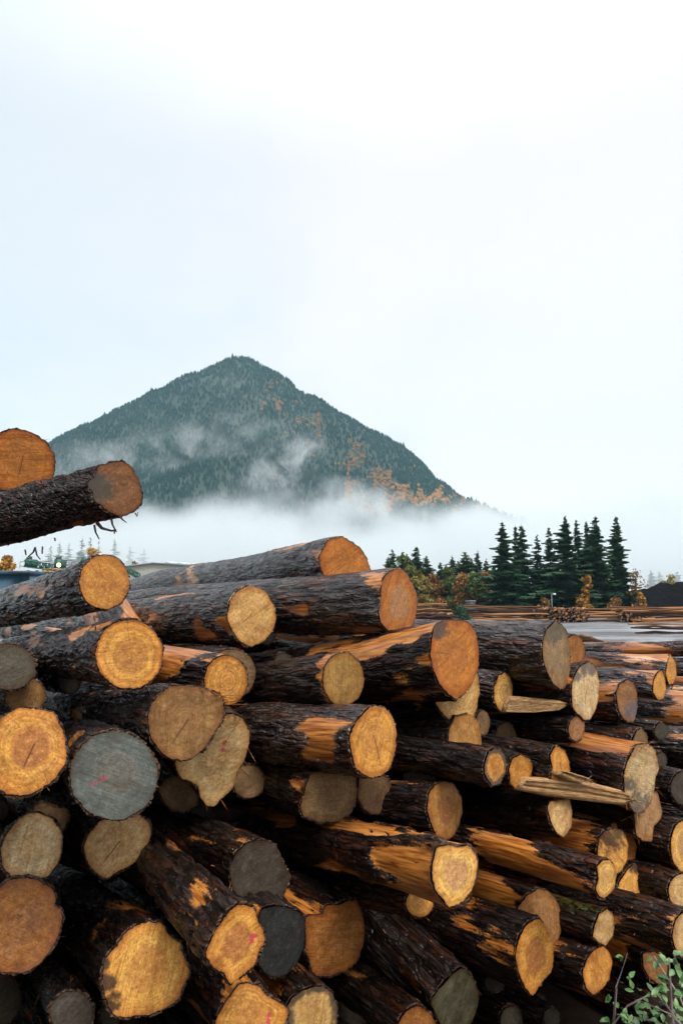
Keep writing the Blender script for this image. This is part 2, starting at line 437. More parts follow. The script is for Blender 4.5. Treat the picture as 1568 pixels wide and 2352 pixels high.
L('tan_two', [(1193, 1733), (1175, 1744), (1168, 1769), (1172, 1800), (1185, 1814), (1200, 1808), (1218, 1782), (1222, 1762), (1216, 1744)], (1120, 1750), -.1, 'ochre', .06,
  'pitted one of the two small tan log ends, at the end of the split plank', length=4.0, pits=1)
L('notch_gold', [(1275, 1713), (1293, 1723), (1300, 1735), (1306, 1749), (1308, 1775), (1298, 1795), (1275, 1800), (1265, 1785), (1268, 1762), (1262, 1735)], (1180, 1738), .15, 'gold', .05,
  'notched golden log end with hollow knot, behind the split plank', length=4.0)
L('smeared', [(1458, 1712), (1487, 1708), (1502, 1723), (1509, 1744), (1513, 1766), (1505, 1782), (1502, 1810), (1494, 1843), (1476, 1865), (1461, 1867), (1443, 1852),
              (1432, 1817), (1432, 1777), (1439, 1751), (1450, 1731)], (1335, 1748), -.1, 'pale', .65,
  'large pale log end with dark blue grey lower edge and shredded golden flank', length=5.0, grey=[(1462, 1850, 38), (1445, 1800, 18)], splin=14, sawk=1.5, saw=-15)
L('below_smeared', [(1456, 1845), (1480, 1810), (1509, 1821), (1520, 1865), (1516, 1881), (1500, 1898), (1496, 1933), (1476, 1931), (1461, 1920), (1455, 1880)], (1400, 1850), .15, 'rosetan', .06,
  'rosy tan log end tucked beneath the large pale grey edged end', length=4.0, splin=4)
L('plank_under', [(1263, 1841), (1307, 1834), (1313, 1865), (1311, 1898), (1294, 1923), (1278, 1914), (1265, 1889), (1256, 1854)], (1130, 1862), .05, 'tan', .04,
  'tan log end hanging directly under the split plank', length=6.0)
L('rust_oval', [(983, 1826), (998, 1803), (1020, 1795), (1042, 1803), (1059, 1834), (1060, 1862), (1053, 1894), (1036, 1924), (1023, 1928), (1003, 1920), (990, 1894), (981, 1861)], (900, 1852), .0, 'ochrered', .1,
  'tall rust ochre log end standing over the heart shaped pale end', length=5.0, saw=85)
L('orange_grey', [(1373, 1927), (1388, 1909), (1410, 1902), (1434, 1913), (1441, 1942), (1439, 1975), (1428, 1998), (1405, 2015), (1382, 2000), (1372, 1965)], (1310, 1935), .1, 'honey', .5,
  'orange log end with charcoal upper half above the pale lobed end', length=5.0, grey=[(1400, 1920, 42)])
L('orange_back', [(1400, 1892), (1439, 1890), (1450, 1909), (1461, 1946), (1456, 1975), (1443, 1985), (1420, 1985), (1400, 1940)], (1330, 1910), .35, 'russet', .4,
  'russet log end half behind the orange one with charcoal top', length=5.0)
L('lobed', [(1397, 1975), (1410, 1986), (1414, 2012), (1410, 2041), (1395, 2056), (1386, 2063), (1375, 2058), (1366, 2041), (1373, 2019), (1371, 1990), (1382, 1977)], (1230, 1975), -.25, 'goldpale', .42,
  'pale golden lobed log end with a long slim dark body', length=6.0)
L('chunk', [(1414, 2055), (1421, 2026), (1440, 1998), (1456, 1982), (1465, 2008), (1467, 2040), (1470, 2062), (1445, 2080), (1420, 2078)], (1360, 2030), .2, 'honey', .1,
  'wedge shaped orange log end behind the pale lobed one', length=4.0, grey=[(1455, 1995, 16)])
L('edge_upper', E(1572, 1943, 33, 60), (1440, 1915), -.05, 'goldpale', .1, 'pale ringed log end cut by the picture edge, upper one of two', length=5.0, heart=2)
L('edge_mid', E(1567, 2047, 33, 40), (1450, 2022), .0, 'tan', .15, 'plain tan log end cut by the picture edge, lower one of two', length=5.0)
L('shadow_top', E(1652, 1708, 18, 32), (1480, 1700), .6, 'tan', .1, 'log with thin silver top line entering from the edge above the large pale end', length=5.0, yaw=52, wet=1)
L('shadow_mid', E(1650, 1790, 25, 48), (1500, 1770), 1.3, 'tan', .1, 'dark mossy log running out of the picture beside the large pale end', length=5.0, yaw=50)
L('shadow_low', E(1650, 1875, 25, 48), (1540, 1855), 1.0, 'tan', .2, 'dark log running out of the picture beneath the mossy one', length=5.0, yaw=50)
L('olive_back', [(1450, 1703), (1461, 1677), (1472, 1672), (1485, 1690), (1487, 1720), (1470, 1740), (1452, 1730)], (1345, 1692), .35, 'dusk', .05,
  'small dusky log end just above the large pale grey edged end', length=5.0, wet=1)
L('long_dark', E(1255, 1975, 24, 44), (1000, 1925), .5, 'umber', .4, 'long dark log in shade beneath the tan end and plank', length=5.0, yaw=46)

# ------------------------------------------------------------------ placing the logs
DEPTH_FIX = {}
DEPTH_FIX.update({'top_left': 0.0, 'hanging': 0.0, 'under_hanging': 0.0, 'pale_upper': 0.51, 'ridge': 0.37, 'slant_cut': 0.05, 'orange_body': -0.42, 'silver': -0.05, 'behind_silver': 0.0, 'gold_round': -0.85, 'bare_bright': -0.6, 'grey_twin': 0.21, 'mid_tan': -0.19, 'split_big': -0.63, 'gold_oval': -0.19, 'broken': -0.2, 'gold_left': -0.66, 'bluegrey': -0.51, 'tan_left': 0.0, 'tan_left_back': -0.13, 'tan_hex': -0.03, 'brown_left': 0.01, 'front_bright': -0.01, 'heart_gold': -0.87, 'dark_mid': -0.32, 'dark_low': -0.25, 'notched': 0.18, 'bottom_gold': -0.13, 'bottom_tan': 0.2, 'bottom_brown': 0.01, 'olive_leaf': 0.26, 'dark_tiny': 0.0, 'floor_dark': 0.0, 'heart_pale': -0.56, 'half_hidden': -0.44, 'tall_gold': 0.27, 'behind_tall': 0.19, 'small_pale': 0.05, 'oval_low': 0.08, 'edge_low': -0.29, 'bramble_back': 0.32, 'deep_brown': -0.34, 'mottled': -0.14, 'low_peek': 0.47, 'small_dim': -0.05, 'crescent_low': 0.0, 'dark_edge': -0.03, 'olive_edge': 0.06, 'vee': -0.26, 'under_vee': -0.01, 'gap_brown': -0.35, 'speckle_small': 0.24, 'moon_pale': -0.04, 'brown_right': 0.1, 'yellow_far': -0.01, 'yellow_near': -0.18, 'flat_far': -0.16, 'flat_silver': 0.25, 'slim_pink': 0.0, 'slim_pink_low': 0.03, 'slim_brown': 0.01, 'small_brown': -0.2, 'small_olive': 0.09, 'tan_one': -0.51, 'tan_two': 0.1, 'notch_gold': -0.19, 'smeared': 0.13, 'below_smeared': 0.13, 'plank_under': 0.01, 'rust_oval': -0.1, 'orange_grey': 0.03, 'orange_back': 0.1, 'lobed': -0.44, 'chunk': 0.08, 'edge_upper': 0.32, 'edge_mid': 0.08, 'shadow_top': 0.29, 'shadow_mid': 0.01, 'shadow_low': 0.1, 'olive_back': -0.06, 'long_dark': -0.03})


def base_depth(cx, cy):
    D = 3.5 + 1.5 * min(max(cx, 0), 1568) / 1568
    D += .9 * max(0, (1700 - cy) / 700)
    D -= .6 * max(0, (cy - 1700) / 650)
    return D


def fit(l, D=None):
    """the log's frame in the yard: end centre C, axis a (running back), end-plane frame e1, e2, outline radii"""
    P = np.array(l['shape'], float)
    c = P.mean(0) * .5 + (P.max(0) + P.min(0)) * .25
    if D is None:
        D = base_depth(*c) + l['dz'] + DEPTH_FIX.get(l['key'], 0)
    w, h = np.ptp(P[:, 0]), np.ptp(P[:, 1])
    az = math.degrees(math.atan((c[0] - CX) / F))
    yaw = l.get('yaw')
    if yaw is None:
        yaw = math.degrees(math.acos(min(.999, max(.3, w / h)))) - az
        yaw = .75 * min(max(yaw, 30), 54) + .25 * 40
    C = at(c[0], c[1], D)
    th = R(yaw)
    N = np.cross(ray(*c), ray(*l['body']))
    tan_phi = (math.sin(th) * N[0] - math.cos(th) * N[1]) / (N[2] if abs(N[2]) > 1e-6 else 1e-6)
    phi = math.atan(tan_phi)
    phi = min(max(phi, R(-22)), R(16))
    if 'phi' in l:
        phi = R(l['phi'])
    a = np.array([-math.sin(th) * math.cos(phi), math.cos(th) * math.cos(phi), math.sin(phi)])
    e1 = np.array([math.cos(th), math.sin(th), 0.0])
    e2 = np.cross(e1, a)
    if e2[2] < 0:
        e2 = -e2
    uv = []
    for px, py in P:
        d = ray(px, py)
        X = CAM + d * (np.dot(C - CAM, a) / np.dot(d, a))
        uv.append((np.dot(X - C, e1), np.dot(X - C, e2)))
    uv = np.array(uv)
    if c[0] > 1600:      # ends outside the picture: round
        t = np.linspace(0, 2 * math.pi, 40, endpoint=False)
        uv = np.stack([np.cos(t), np.sin(t)], 1) * (h / 2 / F * D)
    sh = (uv.max(0) + uv.min(0)) / 2
    C = C + sh[0] * e1 + sh[1] * e2
    uv = uv - sh
    r0 = math.sqrt(abs(np.sum(uv[:, 0] * np.roll(uv[:, 1], -1) - np.roll(uv[:, 0], -1) * uv[:, 1])) / 2 / math.pi)
    skew = (0.0, 0.0)
    if 'ayaw' in l:      # a cut that is not square: the body leaves the end plane aslant
        tb = R(l['ayaw'])
        ph = math.atan((math.sin(tb) * N[0] - math.cos(tb) * N[1]) / N[2])
        b = np.array([-math.sin(tb) * math.cos(ph), math.cos(tb) * math.cos(ph), math.sin(ph)])
        skew = (np.dot(b, e1) / np.dot(b, a), np.dot(b, e2) / np.dot(b, a))
    return dict(skew=skew, C=C, a=a, e1=e1, e2=e2, uv=uv, r=r0, D=D, yaw=yaw, phi=phi, c=c)

# ------------------------------------------------------------------ wood and bark
def bark_material(name, wet=0.0):
    N = NT(name)
    co = N.obj_co()
    r = N.rnd()
    off = N.n('ShaderNodeCombineXYZ')
    N.put(off.inputs[0], N.math('MULTIPLY', r, 37.0))
    N.put(off.inputs[2], N.math('MULTIPLY', r, 91.0))
    p = N.vmath('ADD', co, off.outputs[0])
    ps = N.vmath('MULTIPLY', p, (1, 1, .15))
    pl = N.vmath('MULTIPLY', p, (1, 1, .06))
    wob = N.vmath('ADD', ps, N.vmath('MULTIPLY', N.noise(p, 9, 2, col=True), (.04, .04, .04)))
    vor = N.n('ShaderNodeTexVoronoi', feature='DISTANCE_TO_EDGE')
    N.put(vor.inputs['Vector'], wob)
    vor.inputs['Scale'].default_value = 30
    plate = N.ramp(vor.outputs['Distance'], 0.02, .22)
    fine = N.noise(ps, 75, 4, .65)
    flake = N.noise(ps, 22, 4, .6)
    big = N.noise(p, 4, 3)
    crack = N.attr('crack')
    c = N.mix(N.ramp(flake, .3, .75), (.006, .0028, .0018), (.052, .027, .018))
    c = N.mix(N.ramp(fine, .52, .68, 0, .9), c, (.125, .092, .085))
    c = N.mix(N.math('MULTIPLY', N.ramp(N.noise(ps, 14, 3), .52, .64), .85), c, (.12, .032, .010))
    c = N.mix(N.math('MULTIPLY', N.ramp(big, .48, .72, 0, .6), N.ramp(flake, .35, .6)), c, (.085 + .05 * wet, .066 + .055 * wet, .066 + .06 * wet))  # silvery sky glint on wet bark painted into its patches
    c = N.mix(N.math('MULTIPLY', N.math('SUBTRACT', 1.0, plate), .75), c, (.006, .004, .004))
    c = N.mix(N.math('MULTIPLY', crack, .85), c, (.005, .0035, .003))
    moss = N.math('MULTIPLY', N.ramp(N.noise(p, 26, 4, .7), .66, .73), N.ramp(N.noise(p, 2.2, 2), .5, .62))
    c = N.mix(moss, c, (.17, .20, .10))
    moss2 = N.attr('moss')
    c = N.mix(N.math('MULTIPLY', moss2, N.ramp(N.noise(p, 40, 3), .4, .6)), c, (.09, .12, .02))
    if not wet:
        c = N.mix(1.0, c, (.50, .44, .40), 'MULTIPLY')  # shade on the lower logs put into the bark colour
    # bare wood where the bark has come off
    peel = N.ramp(N.math('ADD', N.attr('peel'), N.math('ADD', N.math('MULTIPLY', N.math('SUBTRACT', N.noise(ps, 26, 4, .65), .5), 1.3), N.math('MULTIPLY', N.math('SUBTRACT', N.noise(p, 85, 3, .6), .5), .5))), .46, .60)
    strand = N.noise(pl, 60, 4, .6)
    pw = N.mix(N.ramp(strand, .3, .7), (.16, .040, .006), (.56, .22, .040))
    pw = N.mix(N.ramp(N.noise(ps, 7, 3), .48, .68), pw, (.15, .035, .008))
    pw = N.mix(N.math('MULTIPLY', N.ramp(N.noise(ps, 5, 3), .5, .66), N.attr('bare')), pw, (.66, .42, .26))
    pw = N.mix(N.ramp(N.noise(ps, 34, 3), .62, .74), pw, (.05, .014, .006))
    c = N.mix(peel, c, pw)
    # torn end grain of the bark ring
    c = N.mix(N.attr('endgrain'), c, N.mix(N.noise(p, 60, 3), (.016, .008, .006), (.10, .045, .02)))
    rough = N.ramp(N.noise(ps, 18, 3), .3, .7, .24 - .08 * wet, .58 - .24 * wet)
    rough = N.mix(peel, rough, N.ramp(strand, .2, .8, .25, .5))
    h = N.math('ADD', N.math('MULTIPLY', plate, .6), N.math('MULTIPLY', fine, .5))
    h = N.mix(peel, h, N.math('MULTIPLY', strand, .22))
    N.bump(h, .9, .014)
    return N.set(Base_Color=c, Roughness=rough, Specular_IOR_Level=N.math('MULTIPLY', N.ramp(flake, .35, .6, .15 + .3 * wet, .5 + .4 * wet), 1.0))


def cut_material(name, sap, heart, stain=(.045, .042, .038), saw=.5, ring=.5, heart_mix=.5, dark=.35):
    rich = sap[0] > .3 and sap[2] < .26 * sap[0]
    sap = (sap[0], sap[1] * (.95 if rich else 1.0), sap[2] * (.58 if rich else .84 if sap[0] > .3 else .95))
    heart = (heart[0], heart[1] * .93, heart[2] * (.75 if heart[0] > .25 else .9))
    """sawn end: rings follow the outline (rn), straight saw marks run across"""
    N = NT(name)
    warm = sap[0] > sap[2] * 1.4
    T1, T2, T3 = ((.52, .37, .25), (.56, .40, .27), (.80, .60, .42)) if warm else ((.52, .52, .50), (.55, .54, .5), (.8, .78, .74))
    co = N.obj_co()
    r = N.rnd()
    off = N.n('ShaderNodeCombineXYZ')
    N.put(off.inputs[0], N.math('MULTIPLY', r, 41.0))
    N.put(off.inputs[1], N.math('MULTIPLY', r, 23.0))
    p = N.vmath('ADD', co, off.outputs[0])
    rn = N.math('ADD', N.attr('rn'), N.math('MULTIPLY', N.math('SUBTRACT', N.noise(p, 7, 3), .5), .10))
    rad = N.math('ADD', N.attr('rad'), N.math('MULTIPLY', N.math('SUBTRACT', N.noise(p, 11, 3), .5), .022))
    rv = N.n('ShaderNodeCombineXYZ')
    N.put(rv.inputs[0], N.math('MULTIPLY', rad, 95.0))
    N.put(rv.inputs[1], N.math('MULTIPLY', r, 70.0))
    N.put(rv.inputs[2], N.noise(p, 5, 2))
    rings = N.ramp(N.noise(rv.outputs[0], 1.0, 3, .6), .36, .64)
    # saw marks: su across, sv along (per vertex, so each end has its own cut direction)
    su, sv = N.attr('su'), N.attr('sv')
    cmb = N.n('ShaderNodeCombineXYZ')
    N.put(cmb.inputs[0], N.math('MULTIPLY', su, 1.0))
    N.put(cmb.inputs[1], N.math('MULTIPLY', sv, .06))
    N.put(cmb.inputs[2], N.math('MULTIPLY', r, 50.0))
    sawn = N.noise(cmb.outputs[0], 150, 4, .7)
    sawb = N.noise(cmb.outputs[0], 38, 3, .6)
    speck = N.noise(p, 95, 4, .8)
    grit = N.noise(p, 42, 5, .8)
    blot = N.noise(p, 9, 4, .6)
    c = N.mix(N.ramp(blot, .3, .7), tuple(k * .78 for k in sap), tuple(min(1, k * 1.14) for k in sap))
    streak = N.noise(cmb.outputs[0], 13, 4, .65)
    c = N.mix(N.ramp(streak, .36, .52, .55, 0), c, T1, 'MULTIPLY')
    c = N.mix(N.ramp(N.noise(p, 6.5, 5, .65), .50, .68, 0, .7), c, T2, 'MULTIPLY')
    c = N.mix(N.ramp(N.noise(p, 4.1, 3, .6), .52, .68, 0, .45), c, tuple(min(1, k * 1.25 + .05) for k in sap))
    hm = N.math('MULTIPLY', N.ramp(rn, .42, .60, 1, 0), N.math('MULTIPLY', N.attr('heartw'), heart_mix), clamp=True)
    c = N.mix(hm, c, heart)
    c = N.mix(N.math('MULTIPLY', rings, N.math('MULTIPLY', N.attr('ringw'), ring * .62), clamp=True), c, tuple(k * .55 for k in heart))
    sw = N.math('MULTIPLY', N.ramp(sawn, .42, .66), N.math('MULTIPLY', N.attr('saww'), saw), clamp=True)
    c = N.mix(sw, c, tuple(k * .42 for k in sap))
    c = N.mix(N.math('MULTIPLY', N.ramp(sawb, .52, .74), saw * .6), c, tuple(k * .5 for k in heart))
    c = N.mix(N.ramp(grit, .40, .50, .5, 0), c, T1, 'MULTIPLY')
    c = N.mix(N.ramp(grit, .54, .66, 0, .4), c, tuple(min(1, k * 1.3 + .06) for k in sap))
    c = N.mix(N.ramp(speck, .52, .68, 0, .75), c, tuple(k * .33 for k in heart))
    c = N.mix(N.ramp(N.noise(p, 3.6, 4, .65), .54, .74, 0, dark), c, tuple(k * .45 for k in heart))
    c = N.mix(N.math('MULTIPLY', N.attr('pits'), N.ramp(N.noise(p, 75, 2), .62, .68)), c, (.05, .022, .008))
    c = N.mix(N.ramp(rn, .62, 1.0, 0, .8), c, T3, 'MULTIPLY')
    edge = N.ramp(N.math('ADD', N.attr('rn'), N.math('MULTIPLY', N.math('SUBTRACT', N.noise(p, 22, 3), .5), .12)), .90, 1.0)
    c = N.mix(N.math('MULTIPLY', edge, .5), c, tuple(k * .32 for k in heart))
    st = N.ramp(N.math('ADD', N.attr('stain'), N.math('MULTIPLY', N.math('SUBTRACT', N.noise(p, 13, 5, .75), .5), 2.6)), .35, 1.0, 0, .85)
    c = N.mix(st, c, N.mix(blot, tuple(k * .6 for k in stain), tuple(k * 1.3 for k in stain)))
    cv = N.n('ShaderNodeCombineXYZ')
    N.put(cv.inputs[0], N.math('MULTIPLY', N.attr('ct'), 9.0))
    N.put(cv.inputs[1], N.math('MULTIPLY', N.attr('st'), 9.0))
    N.put(cv.inputs[2], N.math('ADD', N.math('MULTIPLY', r, 70.0), N.math('MULTIPLY', rad, 1.5)))
    chk = N.math('MULTIPLY', N.ramp(N.noise(cv.outputs[0], 1.0, 4, .7), .60, .68), N.ramp(N.attr('rn'), .12, .35))
    c = N.mix(N.math('MULTIPLY', chk, .6), c, tuple(k * .3 for k in heart))
    ck = N.attr('crackf')
    c = N.mix(ck, c, (.035, .013, .005))
    pt = N.ramp(N.math('ADD', N.attr('paint'), N.math('MULTIPLY', N.math('SUBTRACT', N.noise(p, 45, 4), .5), 2.2)), .4, .85, 0, .75)
    c = N.mix(pt, c, (.42, .012, .07))
    h = N.math('ADD', N.math('MULTIPLY', sawn, .55), N.math('MULTIPLY', speck, .3))
    h = N.math('ADD', h, N.math('MULTIPLY', rings, .15))
    N.bump(h, .55, .006)
    return N.set(Base_Color=c, Roughness=N.ramp(blot, .3, .7, .5, .75), Specular_IOR_Level=.3)


M_BARK = bark_material('bark')
M_BARK_WET_GLINT = bark_material('wet_glint_bark', 1.0)
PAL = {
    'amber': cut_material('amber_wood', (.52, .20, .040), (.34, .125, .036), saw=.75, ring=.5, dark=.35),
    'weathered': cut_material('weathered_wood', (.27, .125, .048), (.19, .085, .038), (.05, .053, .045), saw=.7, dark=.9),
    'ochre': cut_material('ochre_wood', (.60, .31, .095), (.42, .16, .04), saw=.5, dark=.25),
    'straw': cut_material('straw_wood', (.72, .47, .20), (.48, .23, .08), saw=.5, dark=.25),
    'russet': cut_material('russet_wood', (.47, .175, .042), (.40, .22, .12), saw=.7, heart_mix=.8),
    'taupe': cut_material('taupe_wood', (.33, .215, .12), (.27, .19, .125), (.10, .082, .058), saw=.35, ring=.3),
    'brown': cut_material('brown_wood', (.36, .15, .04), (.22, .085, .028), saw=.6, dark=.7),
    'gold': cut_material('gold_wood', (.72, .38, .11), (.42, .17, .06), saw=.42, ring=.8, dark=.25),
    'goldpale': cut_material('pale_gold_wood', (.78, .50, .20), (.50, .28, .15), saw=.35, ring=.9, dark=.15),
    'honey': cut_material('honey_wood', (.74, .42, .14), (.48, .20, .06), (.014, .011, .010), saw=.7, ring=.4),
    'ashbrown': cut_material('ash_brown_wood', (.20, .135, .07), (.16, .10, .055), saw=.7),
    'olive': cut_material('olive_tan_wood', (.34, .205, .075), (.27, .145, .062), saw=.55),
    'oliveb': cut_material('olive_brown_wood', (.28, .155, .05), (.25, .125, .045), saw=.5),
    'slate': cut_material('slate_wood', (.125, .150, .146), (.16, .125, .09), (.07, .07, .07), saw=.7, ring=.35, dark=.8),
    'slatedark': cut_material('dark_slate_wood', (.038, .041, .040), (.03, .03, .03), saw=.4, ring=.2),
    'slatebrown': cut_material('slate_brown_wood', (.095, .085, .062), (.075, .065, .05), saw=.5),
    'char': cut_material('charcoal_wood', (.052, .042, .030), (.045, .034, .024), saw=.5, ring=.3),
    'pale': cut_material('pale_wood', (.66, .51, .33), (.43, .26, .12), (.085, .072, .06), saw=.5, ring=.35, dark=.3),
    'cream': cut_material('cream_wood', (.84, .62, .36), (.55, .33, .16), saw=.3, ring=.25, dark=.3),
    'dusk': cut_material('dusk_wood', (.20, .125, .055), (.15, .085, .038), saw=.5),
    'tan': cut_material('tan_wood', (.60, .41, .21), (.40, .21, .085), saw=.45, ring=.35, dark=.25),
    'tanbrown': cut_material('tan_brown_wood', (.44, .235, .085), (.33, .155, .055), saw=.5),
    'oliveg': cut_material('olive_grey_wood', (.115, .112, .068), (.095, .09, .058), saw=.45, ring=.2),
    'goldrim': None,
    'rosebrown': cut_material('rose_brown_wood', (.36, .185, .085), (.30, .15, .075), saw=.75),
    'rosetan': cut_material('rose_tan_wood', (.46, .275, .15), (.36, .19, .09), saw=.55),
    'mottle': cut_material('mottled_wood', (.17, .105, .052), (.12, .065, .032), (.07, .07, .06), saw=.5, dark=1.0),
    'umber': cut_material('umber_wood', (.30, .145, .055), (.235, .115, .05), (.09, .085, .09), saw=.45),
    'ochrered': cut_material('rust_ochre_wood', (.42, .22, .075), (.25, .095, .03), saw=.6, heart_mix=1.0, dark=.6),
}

NTH = 104


def outline_radii(uv, th):
    """radius of a closed outline at angles th (star shaped round the origin)"""
    n = len(uv)
    out = np.zeros(len(th))
    a = uv
    b = np.roll(uv, -1, axis=0)
    for k, t in enumerate(th):
        d = np.array([math.cos(t), math.sin(t)])
        e = b - a
        den = d[0] * e[:, 1] - d[1] * e[:, 0]
        den = np.where(np.abs(den) < 1e-9, 1e-9, den)
        tt = (a[:, 0] * e[:, 1] - a[:, 1] * e[:, 0]) / den
        ss = (a[:, 0] * d[1] - a[:, 1] * d[0]) / den
        ok = (ss >= -1e-6) & (ss <= 1 + 1e-6) & (tt > 0)
        out[k] = tt[ok].max() if ok.any() else np.nan
    bad = np.isnan(out)
    if bad.any():
        out[bad] = np.nanmean(out)
    return out


def shards(rng, base, dirs, n, Ln, w):
    """thin splinters: list of verts and triangles"""
    V, T = [], []
    for b, d in zip(base, dirs):
        l = Ln * rng.uniform(.4, 1.3)
        s = np.cross(d, rng.normal(size=3))
        s /= np.linalg.norm(s) + 1e-9
        u = np.cross(d, s)
        ww = w * rng.uniform(.5, 1.5)
        i = len(V)
        bend = rng.normal(0, .15, 3) * l
        V += [b - s * ww, b + s * ww, b + u * ww * .6, b + d * l * .6 + bend * .5 + s * ww * .5, b + d * l + bend]
        T += [(i, i + 1, i + 3), (i + 1, i + 2, i + 3), (i + 2, i, i + 3), (i, i + 3, i + 4), (i + 1, i + 4, i + 3)]
    return V, T


def build_log(l, name='log', fid=1.0):
    f = fit(l, l.get('D'))
    seed = sum(ord(ch) * (i + 3) for i, ch in enumerate(l['key'])) % 9973
    rng = np.random.default_rng(seed)
    Ln = l.get('length', 5.0)
    taper = l.get('taper', .02)
    th = np.linspace(0, 2 * math.pi, NTH, endpoint=False)
    rw = outline_radii(f['uv'], th)
    rw = (np.roll(rw, 1) + 2 * rw + np.roll(rw, -1)) / 4
    rw = rw * (1 + .008 * np.sin(th * 9 + seed) + .009 * rng.normal(size=NTH) - .05 * np.clip(noise3(np.stack([np.cos(th) * 5, np.sin(th) * 5, th * 0 + seed * .37], 1), seed) - .45, 0, 1))
    r0 = f['r']
    thick = l.get('thick', .011)
    # ---- body rows along the log (dense near the end, sparser behind)
    rows = int(150 * fid)
    s = np.concatenate([[0.0], .008 + (Ln - .008) * np.linspace(0, 1, rows) ** 1.5])
    TH, S = np.meshgrid(th, s)
    blend = np.clip(1 - S / (2.4 * r0), 0, 1) ** 1.4
    rad = (rw[None] * blend + r0 * .99 * (1 - blend)) * np.maximum(.35, 1 - taper * S) + thick
    bx = .02 * np.sin(S * 1.1 + seed) * np.minimum(1, S) + .012 * np.sin(S * 2.3 + seed * 2) * np.minimum(1, S)
    by = .02 * np.cos(S * .9 + seed * 3) * np.minimum(1, S)
    bx = bx + S * f['skew'][0] / (r0 * 4)
    by = by + S * f['skew'][1] / (r0 * 4)
    X, Y = rad * np.cos(TH) + bx * r0 * 4, rad * np.sin(TH) + by * r0 * 4
    P = np.stack([X.ravel(), Y.ravel(), S.ravel()], 1)
    q = P + seed * 1.37
    lump = fbm(q * (5, 5, 2.0), seed, 2)
    k1 = noise3(q * (32, 32, 5.0), seed + 5)
    k2 = noise3(q * (62, 62, 11), seed + 9)
    ridge = 1 - np.abs(k1)
    crack = np.clip((ridge - .80) / .15, 0, 1)
    fld = fbm(q * (4.5, 4.5, 1.5), seed + 31, 3)
    pe = l.get('peel_end', 0)
    fld = fld + pe * 1.6 * np.clip(1 - P[:, 2] / (.30 + .25 * noise3(q * (4, 4, .1), seed + 3)), 0, 1) * (fbm(q * (4, 4, 2), seed + 44, 2) > -.15 + .2 * (1 - pe))
    cover = min(.9, l['peel'] * .95 + .015)
    near = P[:, 2] < 2.5
    thr = np.quantile(fld[near], 1 - cover)
    peel = np.clip(.5 + (fld - thr) * 2.2, 0, 1)
    pm = np.clip((peel - .4) * 5, 0, 1)
    disp = .30 * r0 * .12 * lump + (1 - pm) * (.006 * k1 * -1 * 0 - .012 * crack + .006 * k2) - pm * thick * .75
    disp += (1 - pm) * .004 * (noise3(q * (14, 14, 4), seed + 77) > .1)
    disp = disp.reshape(S.shape)
    disp[0] *= .6
    rad2 = rad + disp
    zj = np.zeros_like(S)
    zj[0] = .008 * noise3(np.stack([np.cos(th) * 9, np.sin(th) * 9, th * 0 + seed], 1), seed) + .004
    zj[1] = zj[0] + .004
    X, Y = rad2 * np.cos(TH) + bx * r0 * 4, rad2 * np.sin(TH) + by * r0 * 4
    body = np.stack([X.ravel(), Y.ravel(), (S + zj).ravel()], 1)
    # inner ring: closes the bark against the wood
    inner = np.stack([(rw - .004) * np.cos(th), (rw - .004) * np.sin(th), np.full(NTH, .016)], 1)
    far = np.array([[Ln * f['skew'][0], Ln * f['skew'][1], Ln]])
    V = np.concatenate([inner, body, far])
    nr = len(s) + 1
    i0 = (np.arange(nr - 1)[:, None] * NTH + np.arange(NTH)[None]).ravel()
    i1 = (np.arange(nr - 1)[:, None] * NTH + (np.arange(NTH)[None] + 1) % NTH).ravel()
    Q = np.stack([i0, i0 + NTH, i1 + NTH, i1], 1)
    last = (nr - 1) * NTH
    T = np.stack([last + np.arange(NTH), np.full(NTH, len(V) - 1), last + (np.arange(NTH) + 1) % NTH], 1)
    nb = NTH * len(s)
    A = {'peel': np.concatenate([np.zeros(NTH), peel, [0]]),
         'crack': np.concatenate([np.zeros(NTH), crack * (1 - pm), [0]]),
         'endgrain': np.concatenate([np.ones(NTH), np.ones(NTH) * .9, np.zeros(nb - NTH), [1]]),
         'bare': np.full(len(V), l.get('bare', .12)),
         'moss': np.zeros(len(V))}
    # world orientation (rows of B are the local axes)
    B = np.stack([f['e1'], f['e2'], f['a']])
    if l.get('moss'):
        up = B[:, 2]
        nrm = np.cos(TH) * up[0] + np.sin(TH) * up[1]
        A['moss'][NTH:NTH + nb] = (np.clip((nrm - .75) * 6, 0, 1) * np.clip(1.5 - S, 0, 1)).ravel() * .9
    # ---- loose flakes of bark and fibres along the body, splinters at the rim
    fl = rng.integers(NTH * 3, nb - NTH * 20, int(34 * fid))
    bV = body[fl]
    nn = np.stack([np.cos(TH.ravel()[fl]), np.sin(TH.ravel()[fl]), np.zeros(len(fl))], 1)
    dirs = nn * .35 + np.array([0, 0, 1.0]) * rng.choice([-1, 1], len(fl))[:, None] + rng.normal(0, .25, (len(fl), 3))
    dirs /= np.linalg.norm(dirs, axis=1)[:, None]
    sv1, st1 = shards(rng, bV, dirs, len(fl), .05, .007)
    extra_v, extra_t, extra_p = list(sv1), list(st1), [float(rng.random() < .35) for _ in range(len(fl)) for _ in range(5)]
    ns = l.get('splin', int(rng.integers(0, 2))) * 2
    ns = max(ns, 1)
    if 'splin_at' in l:
        d = ray(*l['splin_at'])
        Xw = CAM + d * (np.dot(f['C'] - CAM, f['a']) / np.dot(d, f['a']))
        uv = np.array([np.dot(Xw - f['C'], f['e1']), np.dot(Xw - f['C'], f['e2'])])
        t0 = math.atan2(uv[1], uv[0])
        tt = t0 + rng.normal(0, .3, ns)
    else:
        tt = rng.uniform(0, 2 * math.pi, ns)
    kk = ((tt / (2 * math.pi)) * NTH).astype(int) % NTH
